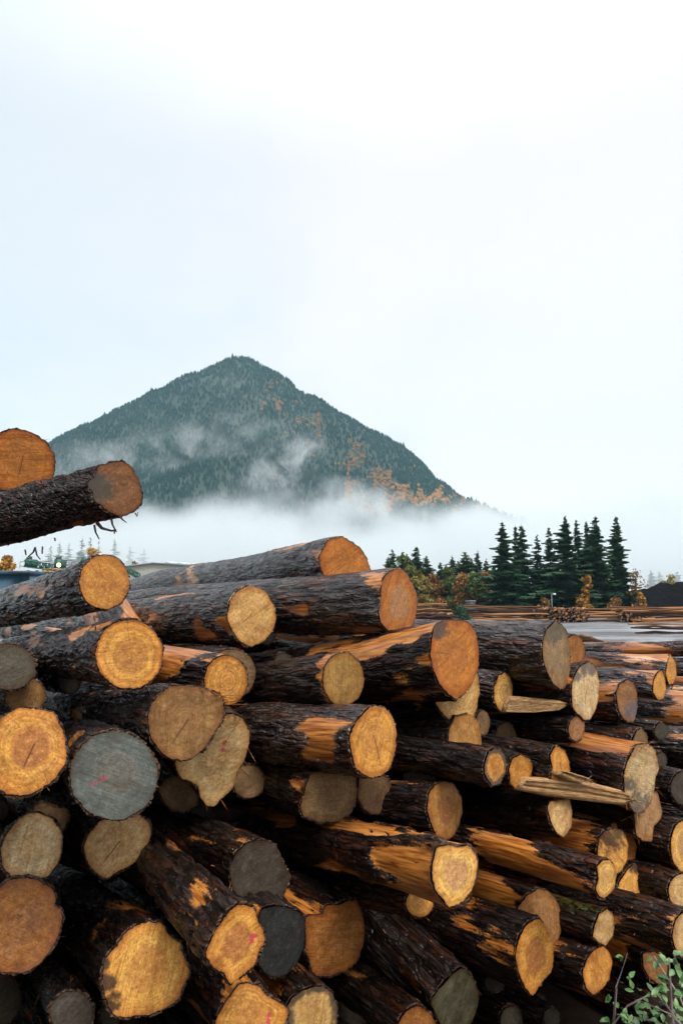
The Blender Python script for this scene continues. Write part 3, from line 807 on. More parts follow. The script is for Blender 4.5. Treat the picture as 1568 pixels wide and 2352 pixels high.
    base = np.stack([rw[kk] * np.cos(tt) * .98, rw[kk] * np.sin(tt) * .98, rng.uniform(0, .02, ns)], 1)
    dd = np.stack([np.cos(tt) * .6, np.sin(tt) * .6, -np.ones(ns) * .35], 1) + rng.normal(0, .3, (ns, 3)) + B @ np.array([0, 0, -.5])
    dd /= np.linalg.norm(dd, axis=1)[:, None]
    sv2, st2 = shards(rng, base, dd, ns, .10 if ns > 4 else .04, .0028)
    extra_t += [tuple(i + len(extra_v) for i in t) for t in st2]
    extra_v += list(sv2)
    extra_p += [1.0] * len(sv2)
    nV = len(V)
    V = np.concatenate([V, np.array(extra_v)])
    T = np.concatenate([T, np.array(extra_t) + nV])
    ex = len(extra_v)
    A['peel'] = np.concatenate([A['peel'], extra_p])
    for k in ('crack', 'endgrain', 'moss'):
        A[k] = np.concatenate([A[k], np.zeros(ex)])
    A['bare'] = np.concatenate([A['bare'], np.ones(ex) * .6])
    V[:, 2] *= -1          # the log runs back along local -z, its sawn end looks along +z
    me = make_mesh(name, V, Q, T, A, smooth=True)
    o = link(name, me, M_BARK_WET_GLINT if l.get('wet') else M_BARK)
    from mathutils import Matrix
    M = Matrix.Identity(4)
    for i in range(3):
        for j in range(3):
            M[i][j] = B[j][i] * (-1 if j == 2 else 1)
        M[i][3] = f['C'][i]
    o.matrix_world = M
    tag(o, l['label'], 'log', l.get('group', 'logs of the near pile'))
    # ---- the sawn end: a disc of rings, its own mesh
    K = 22
    tk = np.linspace(0, 1, K + 1)[1:]
    pith = np.array([rng.normal(0, .06), rng.normal(0, .06)]) * r0
    rim = np.stack([rw * np.cos(th), rw * np.sin(th)], 1)
    pts = (pith[None, None] + (rim[None] - pith[None, None]) * tk[:, None, None]).reshape(-1, 2)
    rn = np.repeat(tk, NTH)
    rnt = np.concatenate([[0], rn])
    P2 = np.concatenate([[pith], pts])
    q3 = np.concatenate([P2, np.zeros((len(P2), 1))], 1)
    z = .0035 * fbm(q3 * 16 + seed, seed, 2)
    # pixel positions of the vertices for marks that have a place
    W = f['C'] + P2[:, :1] * f['e1'] + P2[:, 1:] * f['e2']
    rel = W - CAM
    zc = rel[:, 1] * CP + rel[:, 2] * SP
    px = CX + F * rel[:, 0] / zc
    py = CY - F * (-rel[:, 1] * SP + rel[:, 2] * CP) / zc

    def spots(lst):
        out = np.zeros(len(P2))
        for (x, y, rr) in lst:
            out = np.maximum(out, np.clip(1.5 - np.hypot(px - x, py - y) / rr, 0, 1))
        return out
    if 'rough' in l:
        x, y, rr = l['rough']
        m = np.clip(1.6 - np.hypot(px - x, py - y) / rr, 0, 1)
        z += m * l.get('amp', .012) * (np.round(fbm(q3 * (9, 6, 9) + seed, seed + 8, 2) * 4) / 4 - .1) * 1.3 + m * .002 * noise3(q3 * (60, 60, 60), seed)
    ang = R(l.get('saw', rng.uniform(-60, 90)))
    su = -math.sin(ang) * P2[:, 0] + math.cos(ang) * P2[:, 1]
    sv = math.cos(ang) * P2[:, 0] + math.sin(ang) * P2[:, 1]
    cr = np.zeros(len(P2))
    if l.get('crack') or rng.random() < .12:
        a0 = rng.uniform(3.4, 5.0)
        u = np.array([math.cos(a0), math.sin(a0)])
        dv = P2 - pith
        along = dv @ u
        across = np.abs(dv @ np.array([-u[1], u[0]]))
        cr = np.clip(1.2 - across / .0045, 0, 1) * (along > -.01) * np.clip((rng.uniform(.4, .9) * r0 - along) * 60, 0, .85)
    dv = P2 - pith
    dl = np.maximum(np.linalg.norm(dv, axis=1), 1e-6)
    A = {'ct': dv[:, 0] / dl, 'st': dv[:, 1] / dl, 'rn': rnt, 'rad': rnt * r0, 'su': su + seed, 'sv': sv, 'stain': spots(l.get('grey', [])), 'paint': spots(l.get('paint', [])),
         'crackf': cr, 'pits': np.full(len(P2), float(l.get('pits', 0))), 'ringw': np.full(len(P2), float(l.get('rings', 1))),
         'heartw': np.full(len(P2), float(l.get('heart', .7)) * 1.25), 'saww': np.full(len(P2), float(l.get('sawk', 1)))}
    if l.get('rim'):
        A['stain'] = np.maximum(A['stain'], np.clip((rnt - .62) * 4, 0, 1))
    V = np.concatenate([P2, .001 - z[:, None]], 1)
    i0 = 1 + (np.arange(K - 1)[:, None] * NTH + np.arange(NTH)[None]).ravel()
    i1 = 1 + (np.arange(K - 1)[:, None] * NTH + (np.arange(NTH)[None] + 1) % NTH).ravel()
    Q = np.stack([i0, i1, i1 + NTH, i0 + NTH], 1)[:, ::-1]
    T = np.stack([np.zeros(NTH), 1 + np.arange(NTH), 1 + (np.arange(NTH) + 1) % NTH], 1).astype(int)
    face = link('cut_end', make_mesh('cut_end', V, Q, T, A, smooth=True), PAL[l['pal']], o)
    return o, f


BUILT = {}
for l in LOGS:
    BUILT[l['key']] = build_log(l)

# logs deep in the pile, filling the dark gaps between the ends
FILL = []
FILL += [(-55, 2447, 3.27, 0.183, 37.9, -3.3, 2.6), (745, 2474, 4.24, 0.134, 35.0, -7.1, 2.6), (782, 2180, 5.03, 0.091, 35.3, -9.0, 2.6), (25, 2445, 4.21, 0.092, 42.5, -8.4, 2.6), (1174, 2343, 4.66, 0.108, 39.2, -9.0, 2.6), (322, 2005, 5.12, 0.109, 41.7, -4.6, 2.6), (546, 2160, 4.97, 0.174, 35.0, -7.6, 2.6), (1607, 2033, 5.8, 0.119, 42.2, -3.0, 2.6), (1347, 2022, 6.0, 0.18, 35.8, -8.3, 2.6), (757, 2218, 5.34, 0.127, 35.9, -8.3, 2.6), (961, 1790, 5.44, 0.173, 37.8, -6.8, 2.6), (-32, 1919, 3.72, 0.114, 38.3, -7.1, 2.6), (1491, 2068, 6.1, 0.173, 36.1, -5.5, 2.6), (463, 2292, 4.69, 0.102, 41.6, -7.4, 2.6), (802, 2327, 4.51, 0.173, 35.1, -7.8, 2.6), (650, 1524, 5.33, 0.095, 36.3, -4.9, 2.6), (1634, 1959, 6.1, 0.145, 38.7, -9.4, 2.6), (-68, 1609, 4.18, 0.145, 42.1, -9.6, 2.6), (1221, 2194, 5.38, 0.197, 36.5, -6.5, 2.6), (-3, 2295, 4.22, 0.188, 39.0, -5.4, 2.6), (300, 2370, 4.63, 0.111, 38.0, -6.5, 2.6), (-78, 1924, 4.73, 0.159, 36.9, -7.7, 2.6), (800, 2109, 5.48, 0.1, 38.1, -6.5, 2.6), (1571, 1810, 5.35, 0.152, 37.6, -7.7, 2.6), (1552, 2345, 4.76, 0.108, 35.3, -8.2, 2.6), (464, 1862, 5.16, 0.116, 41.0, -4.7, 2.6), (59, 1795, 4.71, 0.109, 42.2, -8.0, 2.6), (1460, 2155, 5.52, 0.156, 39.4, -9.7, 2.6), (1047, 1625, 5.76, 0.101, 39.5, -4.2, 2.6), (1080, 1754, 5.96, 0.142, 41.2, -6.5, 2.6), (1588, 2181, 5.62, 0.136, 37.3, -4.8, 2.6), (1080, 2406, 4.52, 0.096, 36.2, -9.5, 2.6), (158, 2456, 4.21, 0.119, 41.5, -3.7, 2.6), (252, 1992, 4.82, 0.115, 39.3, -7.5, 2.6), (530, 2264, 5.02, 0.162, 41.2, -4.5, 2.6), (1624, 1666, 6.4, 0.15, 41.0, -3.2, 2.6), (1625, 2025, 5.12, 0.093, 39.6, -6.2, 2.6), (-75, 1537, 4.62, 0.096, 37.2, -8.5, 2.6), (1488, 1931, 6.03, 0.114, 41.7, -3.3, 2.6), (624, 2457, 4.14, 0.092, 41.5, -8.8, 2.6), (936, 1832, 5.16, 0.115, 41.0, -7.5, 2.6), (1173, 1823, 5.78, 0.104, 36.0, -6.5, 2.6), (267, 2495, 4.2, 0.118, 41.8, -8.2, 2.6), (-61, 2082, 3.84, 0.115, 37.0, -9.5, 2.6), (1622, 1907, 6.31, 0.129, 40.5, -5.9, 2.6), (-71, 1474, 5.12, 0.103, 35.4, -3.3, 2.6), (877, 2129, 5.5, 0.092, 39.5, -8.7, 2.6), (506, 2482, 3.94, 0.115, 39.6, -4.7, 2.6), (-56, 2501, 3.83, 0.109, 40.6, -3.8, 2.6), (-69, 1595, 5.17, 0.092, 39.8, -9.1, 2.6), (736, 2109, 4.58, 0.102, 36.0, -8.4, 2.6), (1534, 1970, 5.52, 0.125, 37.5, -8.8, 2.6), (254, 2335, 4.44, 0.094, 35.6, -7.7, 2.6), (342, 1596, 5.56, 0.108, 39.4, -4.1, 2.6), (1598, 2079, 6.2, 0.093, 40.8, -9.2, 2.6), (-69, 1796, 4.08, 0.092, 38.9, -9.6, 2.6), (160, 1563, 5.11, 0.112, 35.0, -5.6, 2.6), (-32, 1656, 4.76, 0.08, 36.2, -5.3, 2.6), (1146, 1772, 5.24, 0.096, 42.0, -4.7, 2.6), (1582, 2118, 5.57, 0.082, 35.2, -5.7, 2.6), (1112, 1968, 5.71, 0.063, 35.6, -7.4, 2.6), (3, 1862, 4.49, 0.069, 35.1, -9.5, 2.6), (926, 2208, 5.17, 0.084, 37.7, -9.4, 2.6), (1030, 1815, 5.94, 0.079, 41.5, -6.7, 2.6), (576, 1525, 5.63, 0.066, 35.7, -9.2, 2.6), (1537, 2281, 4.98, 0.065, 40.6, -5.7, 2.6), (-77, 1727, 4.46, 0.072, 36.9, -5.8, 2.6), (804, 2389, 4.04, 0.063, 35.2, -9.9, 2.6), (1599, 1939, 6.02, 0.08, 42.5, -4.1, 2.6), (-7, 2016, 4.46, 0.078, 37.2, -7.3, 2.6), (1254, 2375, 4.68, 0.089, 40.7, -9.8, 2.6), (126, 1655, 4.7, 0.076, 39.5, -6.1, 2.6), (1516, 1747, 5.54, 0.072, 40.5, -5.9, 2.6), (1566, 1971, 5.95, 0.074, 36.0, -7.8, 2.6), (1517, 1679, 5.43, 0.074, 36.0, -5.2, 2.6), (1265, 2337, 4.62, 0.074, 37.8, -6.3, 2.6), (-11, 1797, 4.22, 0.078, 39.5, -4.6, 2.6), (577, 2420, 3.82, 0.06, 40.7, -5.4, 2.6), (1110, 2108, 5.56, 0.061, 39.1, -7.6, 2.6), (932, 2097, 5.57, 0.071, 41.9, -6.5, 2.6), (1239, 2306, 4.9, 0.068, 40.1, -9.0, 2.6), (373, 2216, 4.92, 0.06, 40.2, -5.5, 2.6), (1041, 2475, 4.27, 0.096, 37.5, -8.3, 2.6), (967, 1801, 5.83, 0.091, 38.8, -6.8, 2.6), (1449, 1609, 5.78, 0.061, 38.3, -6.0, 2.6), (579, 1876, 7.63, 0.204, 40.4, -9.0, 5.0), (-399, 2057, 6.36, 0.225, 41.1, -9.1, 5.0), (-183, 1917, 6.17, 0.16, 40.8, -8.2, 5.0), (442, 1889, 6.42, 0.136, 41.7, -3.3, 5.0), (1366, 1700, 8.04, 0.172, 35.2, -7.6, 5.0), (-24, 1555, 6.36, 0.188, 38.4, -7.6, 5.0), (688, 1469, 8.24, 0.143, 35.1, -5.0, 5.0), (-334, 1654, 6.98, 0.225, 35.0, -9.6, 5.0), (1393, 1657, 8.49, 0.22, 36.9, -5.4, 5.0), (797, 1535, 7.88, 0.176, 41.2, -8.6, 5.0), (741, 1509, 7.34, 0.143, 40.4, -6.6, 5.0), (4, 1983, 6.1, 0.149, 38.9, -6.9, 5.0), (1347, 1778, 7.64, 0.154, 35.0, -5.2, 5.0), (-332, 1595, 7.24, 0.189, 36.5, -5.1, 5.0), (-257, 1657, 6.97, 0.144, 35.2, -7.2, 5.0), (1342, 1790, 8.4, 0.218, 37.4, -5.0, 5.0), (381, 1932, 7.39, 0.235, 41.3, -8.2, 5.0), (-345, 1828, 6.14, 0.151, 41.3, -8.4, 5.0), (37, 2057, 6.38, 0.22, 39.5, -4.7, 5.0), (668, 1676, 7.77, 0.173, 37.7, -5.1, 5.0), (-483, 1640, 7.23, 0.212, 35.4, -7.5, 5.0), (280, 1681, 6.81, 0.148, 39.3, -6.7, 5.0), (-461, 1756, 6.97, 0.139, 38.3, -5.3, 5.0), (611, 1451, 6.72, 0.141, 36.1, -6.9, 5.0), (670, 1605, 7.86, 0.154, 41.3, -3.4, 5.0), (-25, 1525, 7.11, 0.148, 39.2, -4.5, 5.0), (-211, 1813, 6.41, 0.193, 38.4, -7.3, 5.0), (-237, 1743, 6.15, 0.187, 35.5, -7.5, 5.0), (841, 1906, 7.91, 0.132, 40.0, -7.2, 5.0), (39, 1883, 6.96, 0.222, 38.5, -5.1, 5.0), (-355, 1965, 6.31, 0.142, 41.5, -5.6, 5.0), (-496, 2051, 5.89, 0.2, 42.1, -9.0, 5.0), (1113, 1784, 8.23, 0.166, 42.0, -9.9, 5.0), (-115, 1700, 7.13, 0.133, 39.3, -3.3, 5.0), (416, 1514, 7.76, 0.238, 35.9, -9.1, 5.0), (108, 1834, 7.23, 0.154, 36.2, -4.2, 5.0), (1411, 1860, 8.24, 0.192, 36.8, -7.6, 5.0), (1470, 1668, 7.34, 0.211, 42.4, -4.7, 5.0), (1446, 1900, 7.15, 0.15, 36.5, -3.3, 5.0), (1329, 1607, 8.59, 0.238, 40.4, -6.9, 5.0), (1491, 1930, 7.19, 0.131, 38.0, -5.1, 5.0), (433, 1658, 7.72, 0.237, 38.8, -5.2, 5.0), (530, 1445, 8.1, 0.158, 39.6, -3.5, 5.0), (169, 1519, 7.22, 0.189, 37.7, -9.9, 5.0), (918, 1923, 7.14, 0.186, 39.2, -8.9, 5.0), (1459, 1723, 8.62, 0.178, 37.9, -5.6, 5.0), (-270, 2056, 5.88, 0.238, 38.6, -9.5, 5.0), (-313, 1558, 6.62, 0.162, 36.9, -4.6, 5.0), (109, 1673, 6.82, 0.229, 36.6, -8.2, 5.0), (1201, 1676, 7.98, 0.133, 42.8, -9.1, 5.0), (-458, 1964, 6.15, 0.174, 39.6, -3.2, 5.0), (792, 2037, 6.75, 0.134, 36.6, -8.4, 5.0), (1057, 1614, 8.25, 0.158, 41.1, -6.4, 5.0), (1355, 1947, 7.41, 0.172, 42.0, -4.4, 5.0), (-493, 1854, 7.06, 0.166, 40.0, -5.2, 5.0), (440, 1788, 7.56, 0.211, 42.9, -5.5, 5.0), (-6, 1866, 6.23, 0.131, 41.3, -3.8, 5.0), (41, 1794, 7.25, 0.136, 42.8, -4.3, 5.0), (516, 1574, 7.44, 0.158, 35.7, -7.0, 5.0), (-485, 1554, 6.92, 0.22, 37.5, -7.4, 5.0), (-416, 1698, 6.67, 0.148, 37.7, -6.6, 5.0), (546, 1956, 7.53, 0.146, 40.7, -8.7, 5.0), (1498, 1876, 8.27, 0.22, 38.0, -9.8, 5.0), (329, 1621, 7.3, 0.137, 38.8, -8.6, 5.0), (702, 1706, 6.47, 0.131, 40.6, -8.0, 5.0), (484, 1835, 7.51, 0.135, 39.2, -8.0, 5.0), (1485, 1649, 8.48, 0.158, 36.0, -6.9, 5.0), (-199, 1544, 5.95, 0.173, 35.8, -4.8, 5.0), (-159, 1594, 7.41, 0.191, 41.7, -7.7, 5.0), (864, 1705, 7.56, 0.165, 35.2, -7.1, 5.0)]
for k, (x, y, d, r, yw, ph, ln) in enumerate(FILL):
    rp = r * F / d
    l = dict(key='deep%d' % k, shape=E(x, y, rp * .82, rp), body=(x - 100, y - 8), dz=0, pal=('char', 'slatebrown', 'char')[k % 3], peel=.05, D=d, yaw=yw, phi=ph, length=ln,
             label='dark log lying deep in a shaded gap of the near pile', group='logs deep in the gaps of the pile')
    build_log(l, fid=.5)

# ------------------------------------------------------------------ split planks, bark strips, brambles
M_SPLIT = NT('split_wood')
_p = M_SPLIT.obj_co()
_ps = M_SPLIT.vmath('MULTIPLY', _p, (.5, 5, 5))
_st = M_SPLIT.noise(M_SPLIT.vmath('MULTIPLY', _p, (.35, 5, 5)), 26, 5, .75)
_c = M_SPLIT.mix(M_SPLIT.ramp(_st, .4, .6), (.30, .13, .04), (.70, .45, .20))
_c = M_SPLIT.mix(M_SPLIT.ramp(M_SPLIT.noise(_p, 12, 3), .6, .75, 0, .6), _c, (.22, .09, .025))
M_SPLIT.bump(_st, 1.0, .02)
M_SPLIT = M_SPLIT.set(Base_Color=_c, Roughness=.6)


def plank(key, top, bot, Ya, Yb, depth, label, cat='plank', splits=10):
    """a split slab: upper and lower edge traced from one end to the other, Ya..Yb its distance, real thickness behind"""
    rng = np.random.default_rng(len(top) * 7 + int(top[0][0]))
    n = 26
    ta = np.linspace(0, 1, n)

    def res(pl):
        pl = np.array(pl, float)
        d = np.concatenate([[0], np.cumsum(np.hypot(*np.diff(pl, axis=0).T))])
        d /= d[-1]
        return np.stack([np.interp(ta, d, pl[:, 0]), np.interp(ta, d, pl[:, 1])], 1)
    a, b = res(top), res(bot)
    m = 9
    off = rng.normal(0, .012, m)
    off[0] += .03
    frac = np.sort(np.concatenate([[0, 1], rng.uniform(.06, .94, m - 2)]))
    end = rng.uniform(0, .10, m)
    cols = []
    for i in range(n):
        Y = Ya + (Yb - Ya) * ta[i]
        row = []
        for k in range(m):
            t = min(ta[i], 1 - end[k] * .5) if splits > 8 else ta[i]
            ax_, ay_ = np.interp(t, ta, a[:, 0]), np.interp(t, ta, a[:, 1])
            bx_, by_ = np.interp(t, ta, b[:, 0]), np.interp(t, ta, b[:, 1])
            q = frac[k]
            row.append(at(ax_ * (1 - q) + bx_ * q, ay_ * (1 - q) + by_ * q + rng.normal(0, .25), Y + off[k] + rng.normal(0, .0015)))
        back = np.array([-.1, depth, -.02])
        row += [row[-1] + back * .6, row[0] + back]
        cols.append(row)
    mm = m + 2
    C = np.array(cols)
    V = C.reshape(-1, 3)
    o0 = V.mean(0)
    Q = [(i * mm + k, (i + 1) * mm + k, (i + 1) * mm + (k + 1) % mm, i * mm + (k + 1) % mm) for i in range(n - 1) for k in range(mm)]
    T = [(0, k, k + 1) for k in range(1, mm - 1)] + [((n - 1) * mm, (n - 1) * mm + k + 1, (n - 1) * mm + k) for k in range(1, mm - 1)]
    ax = C[-1, m // 2] - C[0, m // 2]
    ax /= np.linalg.norm(ax)
    base = C[-1, m // 2][None] + rng.uniform(0, 1, (splits, 1)) * (C[-1, m - 1] - C[-1, 0]) * rng.uniform(-.5, .5, (splits, 1))
    dd = ax + rng.normal(0, .35, (splits, 3)) + np.array([0, 0, -.25])
    dd /= np.linalg.norm(dd, axis=1)[:, None]
    sv, stt = shards(rng, base, dd, splits, .08, .0035)
    T += [tuple(i + len(V) for i in t) for t in stt]
    V = np.concatenate([V, np.array(sv)])
    u = ax
    w = np.cross(u, (0, 0, 1.0))
    w /= np.linalg.norm(w)
    B = np.stack([u, w, np.cross(u, w)])
    me = make_mesh('split_plank', (V - o0) @ B.T, Q, T)
    o = link('split_plank', me, M_SPLIT)
    from mathutils import Matrix
    M = Matrix.Identity(4)
    for i in range(3):
        for k in range(3):
            M[i][k] = B[k][i]
        M[i][3] = o0[i]
    o.matrix_world = M
    return tag(o, label, cat, 'split planks in the near pile')


D_ = lambda k: BUILT[k][1]['D']
plank('a', [(1172, 1598), (1230, 1603), (1283, 1609), (1311, 1616)], [(1160, 1636), (1226, 1637), (1283, 1631), (1311, 1617)], D_('speckle_small') - .05, D_('speckle_small') + .0, .10,
      'short pointed yellow split plank beside the speckled golden log end')
plank('b', [(1212, 1786), (1280, 1788), (1351, 1797), (1439, 1817), (1453, 1833)], [(1193, 1815), (1260, 1829), (1333, 1838), (1432, 1850), (1450, 1838)], D_('tan_two') - .08, D_('smeared') - .12, .12,
      'long pale split plank with frayed tip across the small tan log ends', splits=22)
plank('c', [(1290, 1770), (1310, 1774), (1348, 1786)], [(1296, 1778), (1325, 1795), (1350, 1797)], D_('notch_gold') - .12, D_('notch_gold') - .05, .06,
      'short splintered wood chip lying on the long pale plank', 'wood chip', splits=14)

# torn bark strips under the overhanging log, parts of that log
_h, _f = BUILT['hanging']
_inv = _h.matrix_world.inverted()
_rng = np.random.default_rng(4)
for pts, w in (([(222, 1200), (234, 1213), (256, 1219), (266, 1216)], 9), ([(255, 1190), (258, 1205), (267, 1222)], 5), ([(216, 1205), (219, 1222), (227, 1238)], 4),
               ([(275, 1186), (282, 1194), (290, 1200)], 5), ([(310, 1178), (314, 1186), (316, 1176)], 2.5), ([(262, 1216), (262, 1226)], 2.5), ([(80, 1258), (76, 1268), (64, 1279)], 2.5),
               ([(80, 1256), (84, 1275), (92, 1285)], 2), ([(97, 1255), (96, 1272)], 1.6), ([(57, 1262), (59, 1275)], 1.6), ([(125, 1235), (126, 1243)], 2.5)):
    g = Geo()
    Y = _f['D'] + (.0 if pts[0][0] > 150 else .5)
    P = [at(x, y, Y) for x, y in pts]
    k = len(P)
    wm = w / F * Y
    V, Q = [], []
    for i, p in enumerate(P):
        ww = wm * (1 - .75 * i / max(1, k - 1))
        d = P[min(i + 1, k - 1)] - P[max(i - 1, 0)]
        d /= np.linalg.norm(d)
        sd = np.cross(d, (0, 1, 0))
        V += [p - sd * ww / 2, p + sd * ww / 2 + (0, .01, 0), p + sd * ww / 2 * .6 + (0, .022, 0), p - sd * ww / 2 + (0, .014, 0)]
    for i in range(k - 1):
        for j in range(4):
            Q.append((i * 4 + j, i * 4 + (j + 1) % 4, (i + 1) * 4 + (j + 1) % 4, (i + 1) * 4 + j))
    Q += [(0, 3, 2, 1), ((k - 1) * 4, (k - 1) * 4 + 1, (k - 1) * 4 + 2, (k - 1) * 4 + 3)]
    g.add(V, Q)
    from mathutils import Vector
    g.v = [np.array([_inv @ Vector(v) for v in g.v[0]])]
    st = g.build('bark_strip', M_BARK, _h)

# brambles in the corner: stems and leaves
M_LEAF = NT('bramble_leaf')
_lc = M_LEAF.mix(M_LEAF.attr('lv'), (.022, .080, .020), (.095, .195, .050))
M_LEAF = M_LEAF.set(Base_Color=_lc, Roughness=.42)
M_STEM = plain('bramble_stem', (.17, .13, .12), .6)


def leaf(V, T, A, p, d, nrm, ln, wd, val):
    d = d / np.linalg.norm(d)
    s = np.cross(d, nrm)
    s /= np.linalg.norm(s) + 1e-9
    n = np.cross(s, d)
    i = len(V)
    prof = [(0, 0), (.18, .55), (.42, 1), (.68, .82), (.88, .42), (1, 0)]
    for t, w in prof:
        mid = p + d * ln * t - n * ln * .25 * t * t
        V += [mid - s * wd * w * .5 + n * wd * .18 * w, mid - n * .0, mid + s * wd * w * .5 + n * wd * .18 * w]
        A += [val] * 3
    for k in range(len(prof) - 1):
        a = i + 3 * k
        T += [(a, a + 1, a + 4), (a, a + 4, a + 3), (a + 1, a + 2, a + 5), (a + 1, a + 5, a + 4)]


def bramble(stems, label, seed, nleaf, Y, lsize):
    rng = np.random.default_rng(seed)
    root = empty('bramble', tuple(at(*stems[0][0], Y)))
    V, T, A = [], [], []
    for st in stems:
        pts = [at(x, y, Y + rng.normal(0, .06)) for x, y in st]
        base = np.array([pts[0][0] - .05, pts[0][1] + .05, bank_height(pts[0][0], pts[0][1]) - .02])
        pts = [base] + pts
        g = Geo()
        g.tube(pts, np.linspace(.0065, .0025, len(pts)), 6)
        g.build('stem', M_STEM, root, loc=None)
        o = root.children[-1]
        o.location = -root.location
        # leaves in threes along the stem
        seg = np.array(pts[1:])
        L_ = np.concatenate([[0], np.cumsum(np.linalg.norm(np.diff(seg, axis=0), axis=1))])
        for t in np.linspace(.1, 1, nleaf):
            q = np.array([np.interp(t * L_[-1], L_, seg[:, k]) for k in range(3)])
            side = rng.normal(0, 1, 3) * (1, .5, .45)
            side /= np.linalg.norm(side)
            tip = q + side * lsize * rng.uniform(.5, 1.3)
            for k in range(3):
                dd = side + rng.normal(0, .7, 3)
                leaf(V, T, A, tip + rng.normal(0, .006, 3), dd, np.array([rng.normal(0, .3), -.45, .85]), lsize * rng.uniform(.75, 1.2), lsize * rng.uniform(.5, .68), rng.random())
    o = link('leaves', make_mesh('leaves', np.array(V) - np.array(root.location), None, T, {'lv': A}, smooth=True), M_LEAF, root)
    return tag(root, label, 'bramble', 'brambles by the pile')


def bank_height(x, y):
    t = np.clip((np.asarray(y, float) - 1.0) / 2.0, 0, 1)
    return 1.55 * (1 - t * t * (3 - 2 * t))


bramble([[(1408, 2352), (1414, 2270), (1440, 2190)], [(1408, 2352), (1440, 2310), (1490, 2285)]], 'bramble shoot with a bare grey red tip standing upright in the bottom corner', 3, 5, 2.75, .032)
bramble([[(1580, 2380), (1530, 2310), (1488, 2262)], [(1580, 2380), (1500, 2345), (1415, 2330)], [(1590, 2380), (1540, 2330), (1470, 2300)], [(1590, 2370), (1560, 2290), (1500, 2195)],
         [(1580, 2390), (1520, 2370), (1440, 2350)]],
        'leafy bramble spreading over the bottom corner beneath the log ends', 8, 6, 2.7, .031)
bramble([[(1545, 2352), (1540, 2280), (1535, 2200)], [(1600, 2352), (1575, 2260), (1545, 2190)]], 'upright bramble with large pale green leaves at the picture edge', 12, 5, 2.6, .036)

# ------------------------------------------------------------------ yard, stacks, machines
def ground():
    def axis(lo, hi, dense_lo, dense_hi, n1, n2):
        return np.unique(np.concatenate([np.linspace(lo, dense_lo, n1), np.linspace(dense_lo, dense_hi, n2), np.linspace(dense_hi, hi, n1)]))
    xs = axis(-5000, 5000, -60, 60, 12, 140)
    ys = axis(-600, 6000, -12, 150, 12, 200)
    X, Y = np.meshgrid(xs, ys)
    Z = bank_height(X, Y)
    rut = fbm(np.stack([X.ravel() * .06, Y.ravel() * .3, X.ravel() * 0], 1), 5, 3).reshape(X.shape) * .10
    Z = Z + np.where((Y > 12) & (Y < 150), rut, 0)
    V = np.stack([X.ravel(), Y.ravel(), Z.ravel()], 1)
    nx = len(xs)
    i = (np.arange(len(ys) - 1)[:, None] * nx + np.arange(nx - 1)[None]).ravel()
    Q = np.stack([i, i + 1, i + nx + 1, i + nx], 1)
    N = NT('wet_gravel')
    p = N.pos()
    ps = N.vmath('MULTIPLY', p, (.22, .8, 1))
    sp = N.n('ShaderNodeSeparateXYZ')
    N.put(sp.inputs[0], p)
    gap_shade = N.math('MULTIPLY', N.ramp(N.math('ADD', sp.outputs[1], N.math('MULTIPLY', N.noise(p, .8, 3), 3.0)), 11, 15, 1, 0), 1.0)
    pud_sheen = N.ramp(N.math('ADD', N.noise(N.vmath('MULTIPLY', p, (.035, .14, 1)), 1.0, 6, .7), N.math('MULTIPLY', N.noise(p, 1.2, 3), .12)), .53, .60)
    stone = N.noise(p, 9, 4, .7)
    c = N.mix(stone, (.018, .019, .022), (.085, .09, .10))
    c = N.mix(N.ramp(N.noise(ps, .8, 3), .5, .7), c, (.10, .085, .075))
    pud_sheen = N.math('MULTIPLY', pud_sheen, N.math('SUBTRACT', 1.0, gap_shade))
    c = N.mix(pud_sheen, c, (.24, .265, .285))  # sky sheen on the puddles painted as a pale colour
    c = N.mix(gap_shade, c, N.mix(stone, (.006, .004, .003), (.03, .02, .014)))  # ground under the pile coloured near black for gap shade
    N.bump(N.math('MULTIPLY', stone, N.math('SUBTRACT', 1.0, pud_sheen)), .6, .05)
    m = N.set(Base_Color=c, Roughness=N.mix(pud_sheen, N.mix(gap_shade, N.ramp(stone, .2, .8, .38, .6), (.95, .95, .95)), (.3, .3, .3)), Specular_IOR_Level=N.ramp(gap_shade, 0, 1, .8, .05))
    o = link('ground', make_mesh('ground', V, Q, None, None, True), m)
    return tag(o, 'wet grey gravel yard with pale painted sheen on its puddles', 'yard', None, 'structure')


ground()

# the log stacks across the yard: each log its own object, a few shared meshes
M_FARBARK = NT('far_bark')
_p = M_FARBARK.obj_co()
_r = M_FARBARK.rnd()
_n = M_FARBARK.noise(M_FARBARK.vmath('ADD', M_FARBARK.vmath('MULTIPLY', _p, (1, 6, 6)), M_FARBARK.math('MULTIPLY', _r, 60.0)), .8, 3)
_c = M_FARBARK.mix(_n, (.010, .006, .005), (.060, .030, .022))
_c = M_FARBARK.mix(M_FARBARK.ramp(_r, .45, .9, 0, .85), _c, (.42, .20, .085))
M_FARBARK = M_FARBARK.set(Base_Color=_c, Roughness=.85, Specular_IOR_Level=.1)
M_FAREND = plain('far_log_end', (.23, .125, .06), .7, .35, 6)


